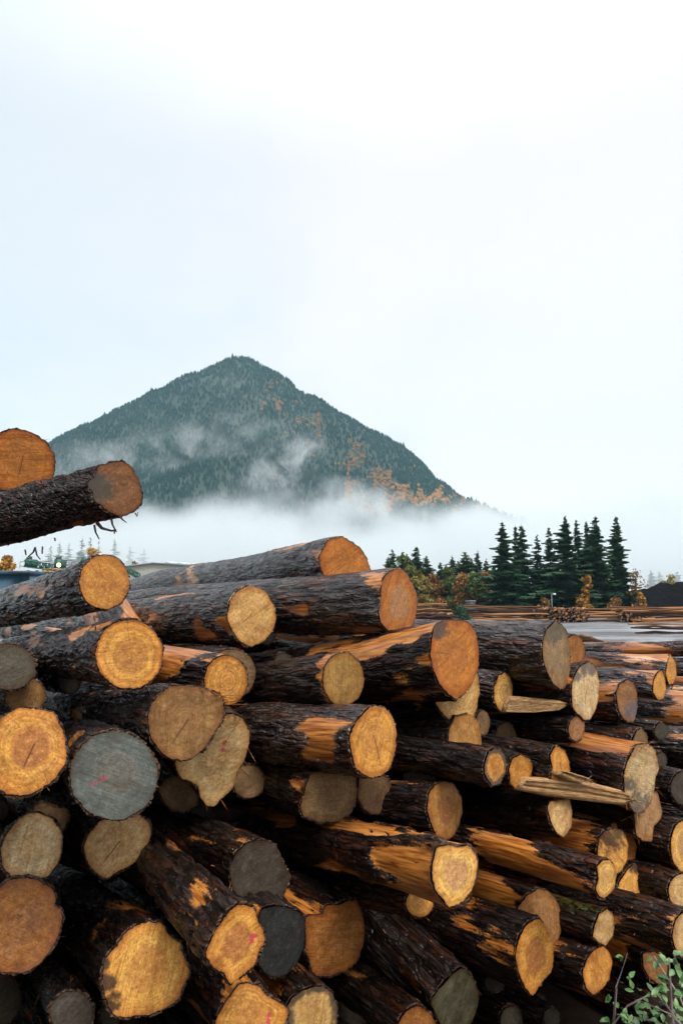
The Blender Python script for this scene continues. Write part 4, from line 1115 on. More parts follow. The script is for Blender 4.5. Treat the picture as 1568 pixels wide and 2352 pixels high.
def far_log_meshes(length, r, seed):
    rng = np.random.default_rng(seed)
    g = Geo()
    pts = [(x * length, rng.normal(0, .05), rng.normal(0, .05)) for x in np.linspace(-.5, .5, 7)]
    g.tube(pts, [r * (1.15 - .3 * k / 6) for k in range(7)], 10)
    V = np.concatenate(g.v)
    body = make_mesh('log', V, g.q, None, None, True)
    body.materials.append(M_FARBARK)
    ends = []
    for k, sx in ((0, -1), (6, 1)):
        e = Geo()
        c = np.array(pts[k]) + (sx * .012, 0, 0)
        rr = r * (1.15 - .3 * k / 6) * .92
        a = np.linspace(0, 2 * math.pi, 10, endpoint=False)
        ring = [c + (0, rr * math.cos(t), rr * math.sin(t)) for t in a]
        e.add([c] + ring, (), [(0, i + 1, (i + 1) % 10 + 1) if sx > 0 else (0, (i + 1) % 10 + 1, i + 1) for i in range(10)])
        end = make_mesh('cut_end', np.concatenate(e.v), None, e.t)
        end.materials.append(M_FAREND)
        ends.append(end)
    return body, ends


FARM = [far_log_meshes(11.5, .088, 1), far_log_meshes(11.0, .108, 2), far_log_meshes(12.0, .08, 3), far_log_meshes(10.5, .098, 4)]
SHORT = [far_log_meshes(4.5, .12, 6), far_log_meshes(5.0, .14, 7), far_log_meshes(4.0, .10, 8)]


def far_stack(x0, x1, py_top, py_bot, Y, yaw, label, group, kind=FARM, deep=4, seed=0, cols=None, lean=0):
    """rows of logs between two picture columns, standing on the yard at distance Y"""
    rng = np.random.default_rng(seed)
    xa, xb = at(x0, 1400, Y)[0], at(x1, 1400, Y)[0]
    ztop = at(CX, py_top, Y)[2]
    rows = max(2, int(ztop / .23))
    if cols is None:
        half = (xb - xa) / 2
        spots = []
        for k in range(rows):
            z = .13 + k * .23
            spots.append(((xa + xb) / 2 + rng.normal(0, .5), Y + k * .07 + rng.normal(0, .05), z))
            if k == rows - 1:
                for d in range(1, deep):
                    spots.append(((xa + xb) / 2 + rng.normal(0, .8), Y + k * .07 + d * .36, z + rng.uniform(-.05, .12)))
    else:
        spots = []
        for k in range(rows):
            for cidx in range(cols):
                spots.append((xa + (xb - xa) * (cidx + .5 + .5 * (k % 2)) / cols + rng.normal(0, .06), Y + rng.normal(0, .5) + k * .05, .13 + k * .225))
    for (x, y, z) in spots:
        body, ends = kind[rng.integers(len(kind))]
        o = bpy.data.objects.new('stacked_log', body)
        COL.objects.link(o)
        for end in ends:
            c = bpy.data.objects.new('cut_end', end)
            COL.objects.link(c)
            c.parent = o
        o.location = (x, y, z)
        o.rotation_euler = (rng.uniform(0, 6.28), R(rng.normal(lean, .8)), R(yaw + rng.normal(0, 2.5)) + (math.pi if rng.random() < .5 else 0))
        tag(o, label, 'log', group)


far_stack(1062, 1262, 1399, 1432, 78, 2, 'slim log in the long stack beyond the wet yard, just behind the silvery log', 'logs of the long stack behind the dark shrub', seed=1)
far_stack(1075, 1215, 1390, 1432, 80, -2, 'slim log in the upper tier of the long stack behind the dark shrub', 'upper logs of the long stack behind the dark shrub', seed=2, deep=3)
far_stack(1225, 1345, 1393, 1432, 80.5, 62, 'slim log pointing end on, in the jumbled stack below the tall dark firs', 'logs of the jumbled stack below the firs', SHORT, seed=3, cols=12)
far_stack(1318, 1440, 1398, 1430, 80, -3, 'slim log in the neat stack below the yellow tree', 'logs of the stack below the yellow tree', FARM, seed=4)
far_stack(1420, 1475, 1399, 1430, 81, 60, 'slim log end on, between the two neat stacks near the black mound', 'logs of the small jumbled stack near the mound', SHORT, seed=5, cols=6)
far_stack(1462, 1570, 1399, 1428, 80, 2, 'slim log in the neat stack before the black mound', 'logs of the stack before the black mound', FARM, seed=6)
far_stack(1540, 1640, 1394, 1452, 55, 4, 'slim log in the nearest yard stack, cut by the picture edge', 'logs of the nearest yard stack', FARM, seed=7, deep=3)
far_stack(930, 985, 1384, 1397, 110, 8, 'slim log in the low stack by the gravel road', 'logs of the low stack by the gravel road', FARM, seed=8, deep=2)
far_stack(1326, 1362, 1466, 1486, 34, 91, 'small log with pale round end in the little heap at the yard edge', 'logs of the little heap at the yard edge', SHORT, seed=9, cols=4)
far_stack(940, 1010, 1408, 1432, 62, 24, 'slim log lying in the low heap behind the russet log end', 'logs of the heap behind the russet end', SHORT, seed=10, cols=5)

# bark mound beyond the stacks
def mound():
    n, m = 70, 30
    V = []
    x0, x1 = at(1462, 1380, 112)[0], at(1800, 1380, 112)[0]
    for j in range(m):
        for i in range(n):
            u, w = i / (n - 1), j / (m - 1)
            x, y = x0 + (x1 - x0) * u, 108 + 26 * w
            e = min(1, u * 5) ** .7 * (.82 + .18 * math.sin(u * 17 + 1)) * min(1, (1 - u) * 6) * math.sin(math.pi * min(1, w * 1.15 + .0))
            V.append((x, y, 5.6 * max(0, e) ** .55))
    V = np.array(V)
    V[:, 2] += fbm(V * .35, 3, 4) * 1.5 * (V[:, 2] > .3)
    Q = [(j * n + i, j * n + i + 1, (j + 1) * n + i + 1, (j + 1) * n + i) for j in range(m - 1) for i in range(n - 1)]
    N = NT('bark_mulch')
    f = N.noise(N.pos(), 2.2, 5, .7)
    N.bump(f, 1, .6)
    mt = N.set(Base_Color=N.mix(f, (.003, .003, .0045), (.014, .012, .015)), Roughness=.95, Specular_IOR_Level=.03)
    o = link('bark_mound', make_mesh('bark_mound', V, Q, None, None, True), mt)
    tag(o, 'long black mound of bark mulch beyond the log stacks', 'mound')


mound()

# warehouse gable, blue shed, green conveyor, lamp posts
M_TIN = NT('ribbed_beige_tin')
_p = M_TIN.obj_co()
_w = M_TIN.n('ShaderNodeTexWave', bands_direction='X')
M_TIN.put(_w.inputs['Vector'], _p)
_w.inputs['Scale'].default_value = 1.6
M_TIN.bump(_w.outputs['Fac'], .6, .05)
M_TIN = M_TIN.set(Base_Color=M_TIN.mix(M_TIN.noise(_p, .6, 3), (.40, .39, .33), (.50, .49, .42)), Roughness=.6)
M_ROOF = plain('grey_green_roof', (.15, .19, .20), .5)
M_SKYL = plain('roof_light', (.55, .62, .66), .35)
M_GREEN = plain('green_steel', (.012, .085, .060), .5)
M_BLUE = NT('blue_tin')
_w = M_BLUE.n('ShaderNodeTexWave', bands_direction='X')
M_BLUE.put(_w.inputs['Vector'], M_BLUE.obj_co())
_w.inputs['Scale'].default_value = 2.2
M_BLUE.bump(_w.outputs['Fac'], .6, .05)
M_BLUE = M_BLUE.set(Base_Color=M_BLUE.mix(M_BLUE.noise(M_BLUE.obj_co(), .8, 3), (.010, .045, .085), (.028, .095, .15)), Roughness=.5)
M_LAMP = NT('lamp_glow')
M_LAMP.put(M_LAMP.b.inputs['Emission Color'], (1, .78, .25))
M_LAMP.put(M_LAMP.b.inputs['Emission Strength'], 5.0)
M_LAMP = M_LAMP.set(Base_Color=(.8, .7, .3))
M_DARKSTEEL = plain('dark_steel', (.05, .055, .06), .5)
M_YELLOW = plain('yellow_steel', (.42, .24, .03), .5)


def warehouse():
    Y = 88.0
    pl, pr = at(255, 1306, Y), at(500, 1306, Y)
    pk = at(352, 1292, Y)
    x0, x1, xk = pl[0], pr[0], pk[0]
    ze, zk = at(284, 1303, Y)[2], pk[2]
    ze2 = at(470, 1302, Y)[2]
    root = empty('warehouse', (xk, Y, 0))
    g = Geo()
    dy = 45
    prof = [(x0, 0), (x1, 0), (x1, ze2 - .25), (xk, zk - .12), (x0, ze - .3)]
    V = [(x, Y, z) for x, z in prof] + [(x, Y + dy, z) for x, z in prof]
    g.add(V, [(i, i + 5, (i + 1) % 5 + 5, (i + 1) % 5) for i in range(5) if i not in (2, 3)], [(0, 1, 2), (0, 2, 3), (0, 3, 4), (5, 7, 6), (5, 8, 7), (5, 9, 8)])
    g.build('wall', M_TIN, root, loc=(xk, Y, 0)).location = (0, 0, 0)
    g = Geo()
    for (xa, za, xb, zb) in ((x0 - .8, ze - .12, xk, zk), (xk, zk, x1 + .8, ze2 - .02)):
        sl = (zb - za) / (xb - xa)
        g.add([(xa, Y - .5, za), (xb, Y - .5, zb), (xb, Y + dy, zb), (xa, Y + dy, za), (xa, Y - .5, za - .22), (xb, Y - .5, zb - .22), (xb, Y + dy, zb - .22), (xa, Y + dy, za - .22)],
              [(0, 1, 2, 3), (4, 7, 6, 5), (0, 4, 5, 1), (1, 5, 6, 2), (2, 6, 7, 3), (3, 7, 4, 0)])
    g.build('roof', M_ROOF, root, loc=(xk, Y, 0)).location = (0, 0, 0)
    for px in (386, 415, 444):
        a = at(px - 11, 1293, Y)
        b = at(px + 11, 1293, Y)
        t = (a[0] - xk) / (x1 - xk)
        z = zk + (ze2 - zk) * t
        t2 = (b[0] - xk) / (x1 - xk)
        z2 = zk + (ze2 - zk) * t2
        g = Geo()
        g.box(((a[0] + b[0]) / 2, Y + 6, (z + z2) / 2 + .18), ((b[0] - a[0]) / 2, 0, (z2 - z) / 2), (0, 5, 0), (0, 0, .16))
        g.build('roof_vent', M_SKYL, root, loc=(xk, Y, 0)).location = (0, 0, 0)
    tag(root, 'beige ribbed warehouse gable behind the ridge log', 'warehouse')


warehouse()


def truss(g, p, q, h, w, n, r):
    p, q = np.array(p, float), np.array(q, float)
    up = np.array([0, 0, h])
    sd = np.cross(q - p, (0, 0, 1.0))
    sd = sd / np.linalg.norm(sd) * w
    for s in (0, 1):
        for u in (0, 1):
            g.bar(p + s * sd + u * up, q + s * sd + u * up, r)
        for k in range(n):
            a, b = p + (q - p) * k / n, p + (q - p) * (k + 1) / n
            g.bar(a + s * sd + (up if k % 2 else 0), b + s * sd + (0 if k % 2 else up), r * .7)
            g.bar(b + s * sd, b + s * sd + up, r * .7)
    for k in range(n + 1):
        a = p + (q - p) * k / n
        g.bar(a + up, a + up + sd, r * .7)


def conveyor():
    Y = 62.0
    A, B = at(66, 1296, Y), at(128, 1304, Y)
    root = empty('conveyor', (A[0], Y, 0))
    L0 = (A[0], Y, 0)

    def fin(g, n, m):
        o = g.build(n, m, root, loc=L0)
        o.location = (0, 0, 0)
    g = Geo()
    truss(g, A - (0, 0, .28), B - (0, 0, .28), .62, .9, 9, .06)
    fin(g, 'truss', M_GREEN)
    for px, py0, py1 in ((65, 1284, 1302), (133, 1284, 1304)):
        a, b = at(px - 6, py0, Y - .3), at(px + 6, py1, Y - .3)
        g = Geo()
        g.abox(a[0], b[0], Y - .4, Y + 1.1, b[2], a[2])
        fin(g, 'drive_housing', M_GREEN)
        g = Geo()
        c = at(px, py0 - 2, Y)
        g.abox(c[0] - .18, c[0] + .18, Y, Y + .5, a[2] + .003, a[2] + .22)
        g.abox(c[0] - .1, c[0] + .26, Y + .1, Y + .4, a[2] + .223, a[2] + .3)
        fin(g, 'motor', M_DARKSTEEL)
    g = Geo()
    for px in (66, 86, 133):
        c = at(px, 1310, Y + .4)
        g.abox(c[0] - .12, c[0] + .12, Y + .25, Y + .5, 0, c[2])
    fin(g, 'support', M_GREEN)
    g = Geo()
    for k in range(5):
        a, b = at(46, 1303 - k * .2, Y), at(150, 1306, Y)
    for dz in (.25, .7):
        g.bar(at(46, 1306, Y) + (0, 0, dz), at(165, 1303, Y) + (0, 0, dz), .03)
    for t in range(7):
        p = at(46, 1306, Y) * (1 - t / 6) + at(165, 1303, Y) * t / 6
        g.bar(p, p + (0, 0, .7), .03)
    fin(g, 'handrail', M_DARKSTEEL)
    g = Geo()
    c = at(137, 1297, Y - .6)
    g.tube([c, c + (.05, -.25, -.05)], [.10, .20], 10)
    fin(g, 'lamp', M_LAMP)
    tag(root, 'green steel conveyor with lattice truss, motors and a lit yellow lamp', 'conveyor')
    # platform of yellow steel beneath
    g = Geo()
    a, b = at(100, 1307, Y - .8), at(140, 1325, Y - .8)
    z1, z0 = a[2], b[2]
    for k in range(5):
        x = a[0] + (b[0] - a[0]) * k / 4
        g.abox(x - .05, x + .05, Y - .85, Y - .75, 0, z1)
    for k in range(4):
        z = z0 + (z1 - z0) * k / 3
        g.abox(a[0] - .06, b[0] + .06, Y - .95, Y - .86, z - .04, z + .04)
    o = g.build('steel_platform', M_YELLOW, None, loc=(a[0], Y - .8, 0))
    tag(o, 'yellow steel railing platform beneath the green conveyor', 'platform')


conveyor()


def blue_shed():
    Y = 58.0
    a, b = at(-120, 1311, Y), at(70, 1311, Y)
    root = empty('blue_shed', (a[0], Y, 0))

    def fin(g, n, m):
        g.build(n, m, root, loc=(a[0], Y, 0)).location = (0, 0, 0)
    g = Geo()
    g.abox(a[0], b[0], Y, Y + 9, 0, a[2] - .35)
    fin(g, 'wall', M_BLUE)
    g = Geo()
    g.abox(a[0] - .2, b[0] + .1, Y - .35, Y + 9.2, a[2] - .347, a[2] + .0)
    fin(g, 'roof', M_BLUE)
    c = at(74, 1315, Y - .4)
    g = Geo()
    g.abox(c[0] - 1.7, c[0] + .3, Y - 1.4, Y - .353, c[2] - .06, c[2] + .06)
    fin(g, 'awning', M_DARKSTEEL)
    tag(root, 'blue ribbed tin shed at the edge under the overhanging log', 'shed')


blue_shed()


def brace():
    Y = 55.0
    g = Geo()
    truss(g, at(296, 1314, Y), at(322, 1330, Y), .45, .6, 5, .05)
    p = at(322, 1330, Y)
    g.abox(p[0] - .2, p[0] + .2, Y - .1, Y + .3, 0, p[2])
    o = g.build('lattice_boom', M_GREEN, None, loc=(p[0], Y, 0))
    tag(o, 'sloping dark green lattice boom in front of the beige warehouse', 'boom')
    Y = 64.0
    g = Geo()
    c = at(195, 1290, Y)
    g.abox(c[0] - .5, c[0] + .7, Y, Y + 1, 0, c[2] - .2)
    g.add([(c[0] - .5, Y, c[2] - .197), (c[0] + .7, Y, c[2] - .197), (c[0] + .7, Y + 1, c[2] - .197), (c[0] - .5, Y + 1, c[2] - .197), (c[0] - .35, Y, c[2] + .55), (c[0] - .35, Y + 1, c[2] + .55)],
          [(0, 4, 5, 3), (1, 2, 5, 4)], [(0, 1, 4), (2, 3, 5)])
    o = g.build('green_hopper', M_GREEN, None, loc=(c[0], Y, 0))
    tag(o, 'dark green hopper tip showing above the dripping log', 'hopper')


brace()


def yard_lamp():
    Y = 95.0
    b, t = at(1267, 1395, Y), at(1267, 1365, Y)
    root = empty('lamp_post', (b[0], Y, 0))
    g = Geo()
    g.tube([(0, 0, 0), (0, 0, t[2])], [.09, .06], 8)
    g.bar((0, 0, t[2] - .05), (.35, -.1, t[2] + .05), .05)
    g.build('pole', M_ROOF, root)
    g = Geo()
    g.box((.4, -.1, t[2] + .02), (.16, 0, 0), (0, .3, 0), (0, 0, .14))
    g.build('lamp_head', M_SKYL, root)
    tag(root, 'thin grey lamp post before the tall firs', 'lamp post')


yard_lamp()


def loader():
    Y = 105.0
    a = at(1079, 1386, Y)
    root = empty('yard_loader', (a[0], Y, 0))
    zt = at(1079, 1379, Y)[2]
    g = Geo()
    g.abox(-.95, .95, -.9, .9, .7, zt - 1.1)
    g.abox(-1.7, -.953, -.8, .8, .75, 1.5)
    g.build('body', M_GREEN, root)
    g = Geo()
    g.abox(-.6, .75, -.7, .7, zt - 1.097, zt - .2)
    g.build('cab', M_DARKSTEEL, root)
    g = Geo()
    g.abox(-.7, .85, -.8, .8, zt - .197, zt)
    g.build('cab_roof', M_ROOF, root)
    for x in (-1.1, .7):
        for y in (-.95, .75):
            g = Geo()
            g.tube([(x, y, .6), (x, y + .25, .6)], .6, 14)
            g.build('wheel', M_DARKSTEEL, root)
    tag(root, 'small green yard loader with pale cab roof near the orange trees', 'loader')


loader()

# ------------------------------------------------------------------ trees
def foliage_material(name, a, b, rough=.6):
    N = NT(name)
    v = N.attr('lv')
    c = N.mix(v, a, b)
    return N.set(Base_Color=c, Roughness=rough, Specular_IOR_Level=.25)


M_FIR = foliage_material('fir_needles', (.008, .032, .016), (.040, .095, .045))
M_FIR_OLIVE = foliage_material('olive_fir_needles', (.018, .040, .015), (.075, .11, .036))
M_AMBERLEAF = foliage_material('amber_leaves', (.20, .085, .012), (.46, .24, .035))
M_RUSTLEAF = foliage_material('rust_leaves', (.10, .055, .018), (.32, .155, .042))
M_GREENLEAF = foliage_material('green_leaves', (.035, .060, .016), (.16, .19, .05))
M_YELLOWLEAF = foliage_material('yellow_leaves', (.12, .10, .02), (.30, .24, .06))
M_SHRUB = foliage_material('shrub_leaves', (.014, .038, .020), (.05, .10, .045))
M_TRUNK = plain('tree_trunk', (.055, .042, .035), .8)


def conifer_mesh(H, W, seed, gap=0.25, detail=1.0, top=.0, skew=0.0):
    """crown of drooping branches in whorls; each branch a spray of small needle fans"""
    rng = np.random.default_rng(seed)
    V, T, A = [], [], []
    nw = int(34 * detail)
    asym = rng.uniform(0, 6.28)
    lobes = rng.normal(0, 1, (6, 3))
    for w in range(nw):
        t = (w + rng.uniform(-.3, .3)) / nw
        t = min(max(t, 0.0), .995)
        z = H * (.06 + .94 * t)
        prof = (1 - t) ** .85
        rmax = 1.55 * W * prof * rng.uniform(.72, 1.12) + .12
        nb = rng.integers(7, 10)
        a0 = rng.uniform(0, 6.28)
        for k in range(nb):
            if rng.random() < gap:
                continue
            zb = z
            z = zb + rng.normal(0, .55) * H / nw
            ang = a0 + k * 6.283 / nb + rng.normal(0, .25)
            ln = rmax * rng.uniform(.42, 1.28) * (1 + .22 * math.cos(ang - asym) + .16 * math.sin(t * 11 + lobes[k % 6, 0] * 3))
            if rng.random() < .05:
                ln *= 1.3
            dx, dy = math.cos(ang), math.sin(ang)
            droop = rng.uniform(.18, .5) * (1 - .6 * t)
            val = np.clip(rng.normal(.4, .25), 0, 1)
            nsub = max(3, int(6 * detail * min(1.2, .4 + ln / 3)))
            for s in range(nsub):
                u = (s + .6) / nsub
                cx, cy = dx * ln * u, dy * ln * u
                cz = z - droop * ln * u * (1 - .35 * u) + .0
                wid = ln * .36 * (1.15 - u) + .12
                for sd in (-1, 1):
                    px, py = -dy * sd, dx * sd
                    i = len(V)
                    tip = (cx + px * wid + dx * wid * .55, cy + py * wid + dy * wid * .55, cz - wid * rng.uniform(.15, .6))
                    V += [(cx - dx * ln * .09, cy - dy * ln * .09, cz + .06), (cx + dx * ln * .12, cy + dy * ln * .12, cz - .02), tip,
                          (cx + px * wid * .45, cy + py * wid * .45, cz - wid * .55 - .12)]
                    T += [(i, i + 1, i + 2), (i, i + 2, i + 3)]
                    A += [val, val, min(1, val + .15), val * .5]
            i = len(V)
            V += [(dx * ln * .9 - dy * .1, dy * ln * .9 + dx * .1, z - droop * ln * .6), (dx * ln * .9 + dy * .1, dy * ln * .9 - dx * .1, z - droop * ln * .6),
                  (dx * ln * 1.12, dy * ln * 1.12, z - droop * ln * .7)]
            T += [(i, i + 1, i + 2)]
            A += [val] * 3
            z = zb
    i = len(V)
    for k in range(5):
        a = k * 1.256
        j = len(V)
        V += [(.12 * math.cos(a), .12 * math.sin(a), H * .93), (.12 * math.cos(a + 1.2), .12 * math.sin(a + 1.2), H * .93), (0, 0, H * 1.01)]
        T += [(j, j + 1, j + 2)]
        A += [.4] * 3
    return make_mesh('crown', np.array(V), None, np.array(T), {'lv': A})


def trunk_mesh(H, r, seed):
    rng = np.random.default_rng(seed)
    g = Geo()
    g.tube([(rng.normal(0, .03) * k, rng.normal(0, .03) * k, H * k / 6) for k in range(7)], [r * (1 - .88 * k / 6) for k in range(7)], 7)
    return make_mesh('trunk', np.concatenate(g.v), g.q, g.t, None, True)


def leafy_mesh(H, W, seed, n=2200, base=.12, leaf=.28, columnar=False, sparse=1.0):
    rng = np.random.default_rng(seed)
    nc = 26
    cl = []
    for k in range(nc):
        t = rng.uniform(0, 1)
        z = H * (base + (1 - base) * t)
        rr = W * (math.sin(math.pi * min(1, .18 + .82 * t)) ** .7 if not columnar else (1 - t * .75))
        a = rng.uniform(0, 6.28)
        q = rr * math.sqrt(rng.uniform(0.05, 1)) * .8
        cl.append((q * math.cos(a), q * math.sin(a), z * .96, W * rng.uniform(.2, .42), np.clip(rng.normal(.5, .25), 0, 1)))
    V, T, A = [], [], []
    m = int(n * sparse)
    idx = rng.integers(0, nc, m)
    for c in idx:
        x, y, z, r, v = cl[c]
        d = rng.normal(size=3)
        d /= np.linalg.norm(d)
        p = np.array([x, y, z]) + d * r * rng.uniform(.45, 1.1) * (1, 1, .8)
        s = leaf * rng.uniform(.5, 1.3)
        u = rng.normal(size=3)
        u /= np.linalg.norm(u)
        w = np.cross(u, rng.normal(size=3))
        w /= np.linalg.norm(w)
        i = len(V)
        V += [p - u * s * .5, p + w * s * .45, p + u * s * .6, p - w * s * .4]
        T += [(i, i + 1, i + 2), (i, i + 2, i + 3)]
        A += [np.clip(v + rng.normal(0, .18), 0, 1)] * 4
    me = make_mesh('crown', np.array(V), None, np.array(T), {'lv': A})
    g = Geo()
    g.tube([(0, 0, 0), (.05, 0, H * .35), (0, .06, H * .7), (0, 0, H * .9)], [W * .07, W * .055, W * .035, W * .015], 7)
    for c in cl[::2]:
        g.tube([(0, 0, max(.1, c[2] * .55)), (c[0] * .6, c[1] * .6, c[2] * .85), c[:3]], [W * .03, W * .018, W * .008], 5)
    tr = make_mesh('trunk', np.concatenate(g.v), g.q, g.t, None, True)
    return me, tr


def plant_tree(name, px, ptop, Y, halfw_px, label, kind, mat, seed, cat='tree', group=None, **kw):
    b = at(px, 1400, Y)
    H = at(px, ptop, Y)[2]
    W = halfw_px / F * Y
    root = empty(name, (b[0], Y, 0))
    if kind == 'fir':
        cm, tm = conifer_mesh(H, W, seed, **kw), trunk_mesh(H * .98, .016 * H, seed)
    else:
        cm, tm = leafy_mesh(H, W, seed, **kw)
    link('trunk', tm, M_TRUNK, root)
    link('crown', cm, mat, root)
    return tag(root, label, cat, group)


# tall dark firs
for i, (px, top, hw, Y, lab, kw) in enumerate([
        (1160, 1197, 42, 112, 'tall dark fir standing first at the near end of the fir group', dict(gap=.22)),
        (1190, 1206, 24, 118, 'slim dark fir close behind the first tall fir of the group', dict(gap=.3)),
        (1204, 1203, 34, 114, 'dark fir third in the group with gaps of sky between its branches', dict(gap=.25)),
        (1240, 1229, 27, 116, 'shortest and thinnest of the tall dark firs, in a dip of the group', dict(gap=.36)),
        (1268, 1212, 31, 114, 'dark fir just beyond the dip, beside the fattest one', dict(gap=.3)),
        (1308, 1184, 42, 110, 'fattest and densest dark fir with a blunt double top', dict(gap=.08)),
        (1333, 1193, 28, 116, 'narrow spire fir between the fattest fir and the orange tree', dict(gap=.26)),
        (1356, 1197, 26, 118, 'narrow spire fir just above the orange tree', dict(gap=.28)),
        (1379, 1184, 40, 111, 'broad dense dark fir behind the orange tree', dict(gap=.10)),
        (1427, 1184, 36, 112, 'last tall dark fir of the group, next to the bare twiggy tree', dict(gap=.2))]):
    plant_tree('fir_tree', px, top, Y, hw, lab, 'fir', M_FIR, 40 + i, 'fir tree', 'tall dark firs', detail=1.25, **kw)
# smaller mixed wood between the slanting log and the firs
for i, (px, top, hw, Y, mat, lab) in enumerate([
        (903, 1262, 20, 150, M_FIR, 'small fir first in the mixed wood, just above the russet log end'),
        (893, 1278, 22, 140, M_FIR_OLIVE, 'low olive fir half hidden by the russet log end'),
        (925, 1266, 19, 155, M_FIR, 'second small fir of the mixed wood with a misty tip'),
        (959, 1254, 25, 150, M_FIR, 'tallest pointed fir of the mixed wood'),
        (981, 1277, 24, 142, M_FIR_OLIVE, 'olive green fir right after the tallest pointed one'),
        (1013, 1292, 18, 140, M_FIR, 'low dark fir in the saddle of the mixed wood'),
        (1041, 1277, 20, 165, M_FIR, 'pale misty fir standing behind the saddle of the mixed wood'),
        (1069, 1267, 30, 138, M_FIR_OLIVE, 'broad yellowish green conifer of the mixed wood'),
        (1100, 1268, 22, 136, M_FIR, 'dark pointed fir right after the broad yellowish one'),
        (1119, 1285, 24, 134, M_FIR_OLIVE, 'rounded olive conifer next to the tall dark firs'),
        (944, 1288, 20, 146, M_FIR_OLIVE, 'olive conifer filling the gap before the tallest pointed fir'),
        (1026, 1296, 18, 150, M_FIR_OLIVE, 'low olive conifer between the saddle fir and the misty one'),
        (1055, 1288, 20, 148, M_FIR, 'dark fir between the misty one and the broad yellowish conifer'),
        (1084, 1284, 20, 144, M_FIR_OLIVE, 'olive conifer squeezed between the broad yellowish one and its dark neighbour'),
        (1137, 1300, 22, 140, M_FIR, 'low dark fir leaning on the first tall fir')]):
    plant_tree('small_fir', px, top, Y, hw * 1.55, lab, 'fir', mat, 70 + i, 'fir tree', 'small firs of the mixed wood', detail=.95, gap=.1)
for i, (px, top, hw, Y, mat, lab) in enumerate([
        (930, 1305, 34, 132, M_GREENLEAF, 'green leafy tree low in front of the small firs, beside the russet log end'),
        (966, 1338, 24, 122, M_YELLOWLEAF, 'dull yellow leafy tree nearest the gravel road'),
        (995, 1325, 30, 124, M_RUSTLEAF, 'rusty brown leafy tree in front of the olive fir'),
        (1030, 1335, 26, 124, M_GREENLEAF, 'small green leafy tree in the saddle of the mixed wood'),
        (1066, 1318, 26, 122, M_RUSTLEAF, 'orange brown leafy tree below the broad yellowish conifer'),
        (1121, 1318, 30, 120, M_RUSTLEAF, 'orange brown leafy tree touching the first tall dark fir'),
        (1090, 1340, 24, 118, M_GREENLEAF, 'green leafy tree between the two orange brown ones')]):
    plant_tree('leafy_tree', px, top + (0 if mat is M_RUSTLEAF else -28), Y, hw * 1.25, lab, 'leafy', mat, 90 + i, 'tree', 'autumn trees of the mixed wood', n=3400, leaf=.55, base=.02)
plant_tree('autumn_tree', 1352, 1312, 104, 20, 'bright orange yellow tree glowing in front of the tall dark firs', 'leafy', M_AMBERLEAF, 120, n=1700, leaf=.42, columnar=True, base=.05)
plant_tree('autumn_bush', 1337, 1366, 102, 18, 'low yellow bush at the foot of the bright orange tree', 'leafy', M_AMBERLEAF, 121, 'bush', n=900, leaf=.35, base=0)
plant_tree('autumn_bush', 1415, 1370, 102, 22, 'low rusty bush beneath the last tall firs', 'leafy', M_RUSTLEAF, 122, 'bush', n=800, leaf=.35, base=0)
plant_tree('autumn_bush', 1250, 1374, 102, 18, 'low rusty bush near the thin lamp post', 'leafy', M_RUSTLEAF, 123, 'bush', n=700, leaf=.35, base=0)
plant_tree('autumn_bush', 1472, 1358, 104, 14, 'orange bush at the near end of the black mound', 'leafy', M_AMBERLEAF, 124, 'bush', n=420, leaf=.35, base=0)
plant_tree('bare_tree', 1462, 1302, 108, 28, 'half bare twiggy tree with a few brown leaves beside the last fir', 'leafy', M_RUSTLEAF, 125, n=460, leaf=.32)
plant_tree('shrub', 1059, 1394, 72, 28, 'dense dark green shrub at the end of the long log stack', 'leafy', M_SHRUB, 126, 'shrub', n=2400, leaf=.22, base=0)
# misty trees
for i, (px, top, hw, Y, lab) in enumerate([
        (108, 1252, 14, 395, 'faint misty fir beside the hanging bark strips'), (128, 1244, 15, 395, 'misty fir above the green conveyor'),
        (150, 1247, 14, 405, 'misty fir second above the green conveyor'), (180, 1234, 16, 385, 'tallest of the misty firs above the dripping log'),
        (199, 1232, 15, 395, 'misty fir twin beside the tallest misty one'), (219, 1240, 13, 415, 'misty fir near the first amber tree'),
        (256, 1236, 15, 415, 'misty fir over the ochre log end'), (292, 1254, 16, 445, 'very faint fir between the ochre end and warehouse'),
        (325, 1260, 18, 455, 'very faint fir above the warehouse roof'), (1500, 1308, 13, 395, 'misty fir before the black mound, first from the bare tree'),
        (1519, 1312, 14, 415, 'misty fir second above the black mound'), (1560, 1312, 15, 405, 'misty fir above the black mound at the picture edge')]):
    plant_tree('misty_fir', px, top, Y, hw * 1.7, lab, 'fir', M_FIR, 140 + i, 'fir tree', 'misty firs', detail=.75, gap=.15)
plant_tree('misty_tree', 1540, 1316, 220, 24, 'rounded tan tree in the mist above the black mound', 'leafy', M_YELLOWLEAF, 160, n=900, leaf=.9)
plant_tree('amber_tree', 207, 1255, 125, 32, 'amber leaved tree top above the dripping log', 'leafy', M_AMBERLEAF, 161, n=1700, leaf=.45, base=.25)
plant_tree('amber_tree', 306, 1284, 150, 16, 'small faded amber tree top beside the warehouse', 'leafy', M_YELLOWLEAF, 162, n=800, leaf=.5, base=.25)
plant_tree('amber_tree', 6, 1274, 100, 30, 'amber tree top at the picture edge over the blue shed', 'leafy', M_AMBERLEAF, 163, n=1500, leaf=.4, base=.25)

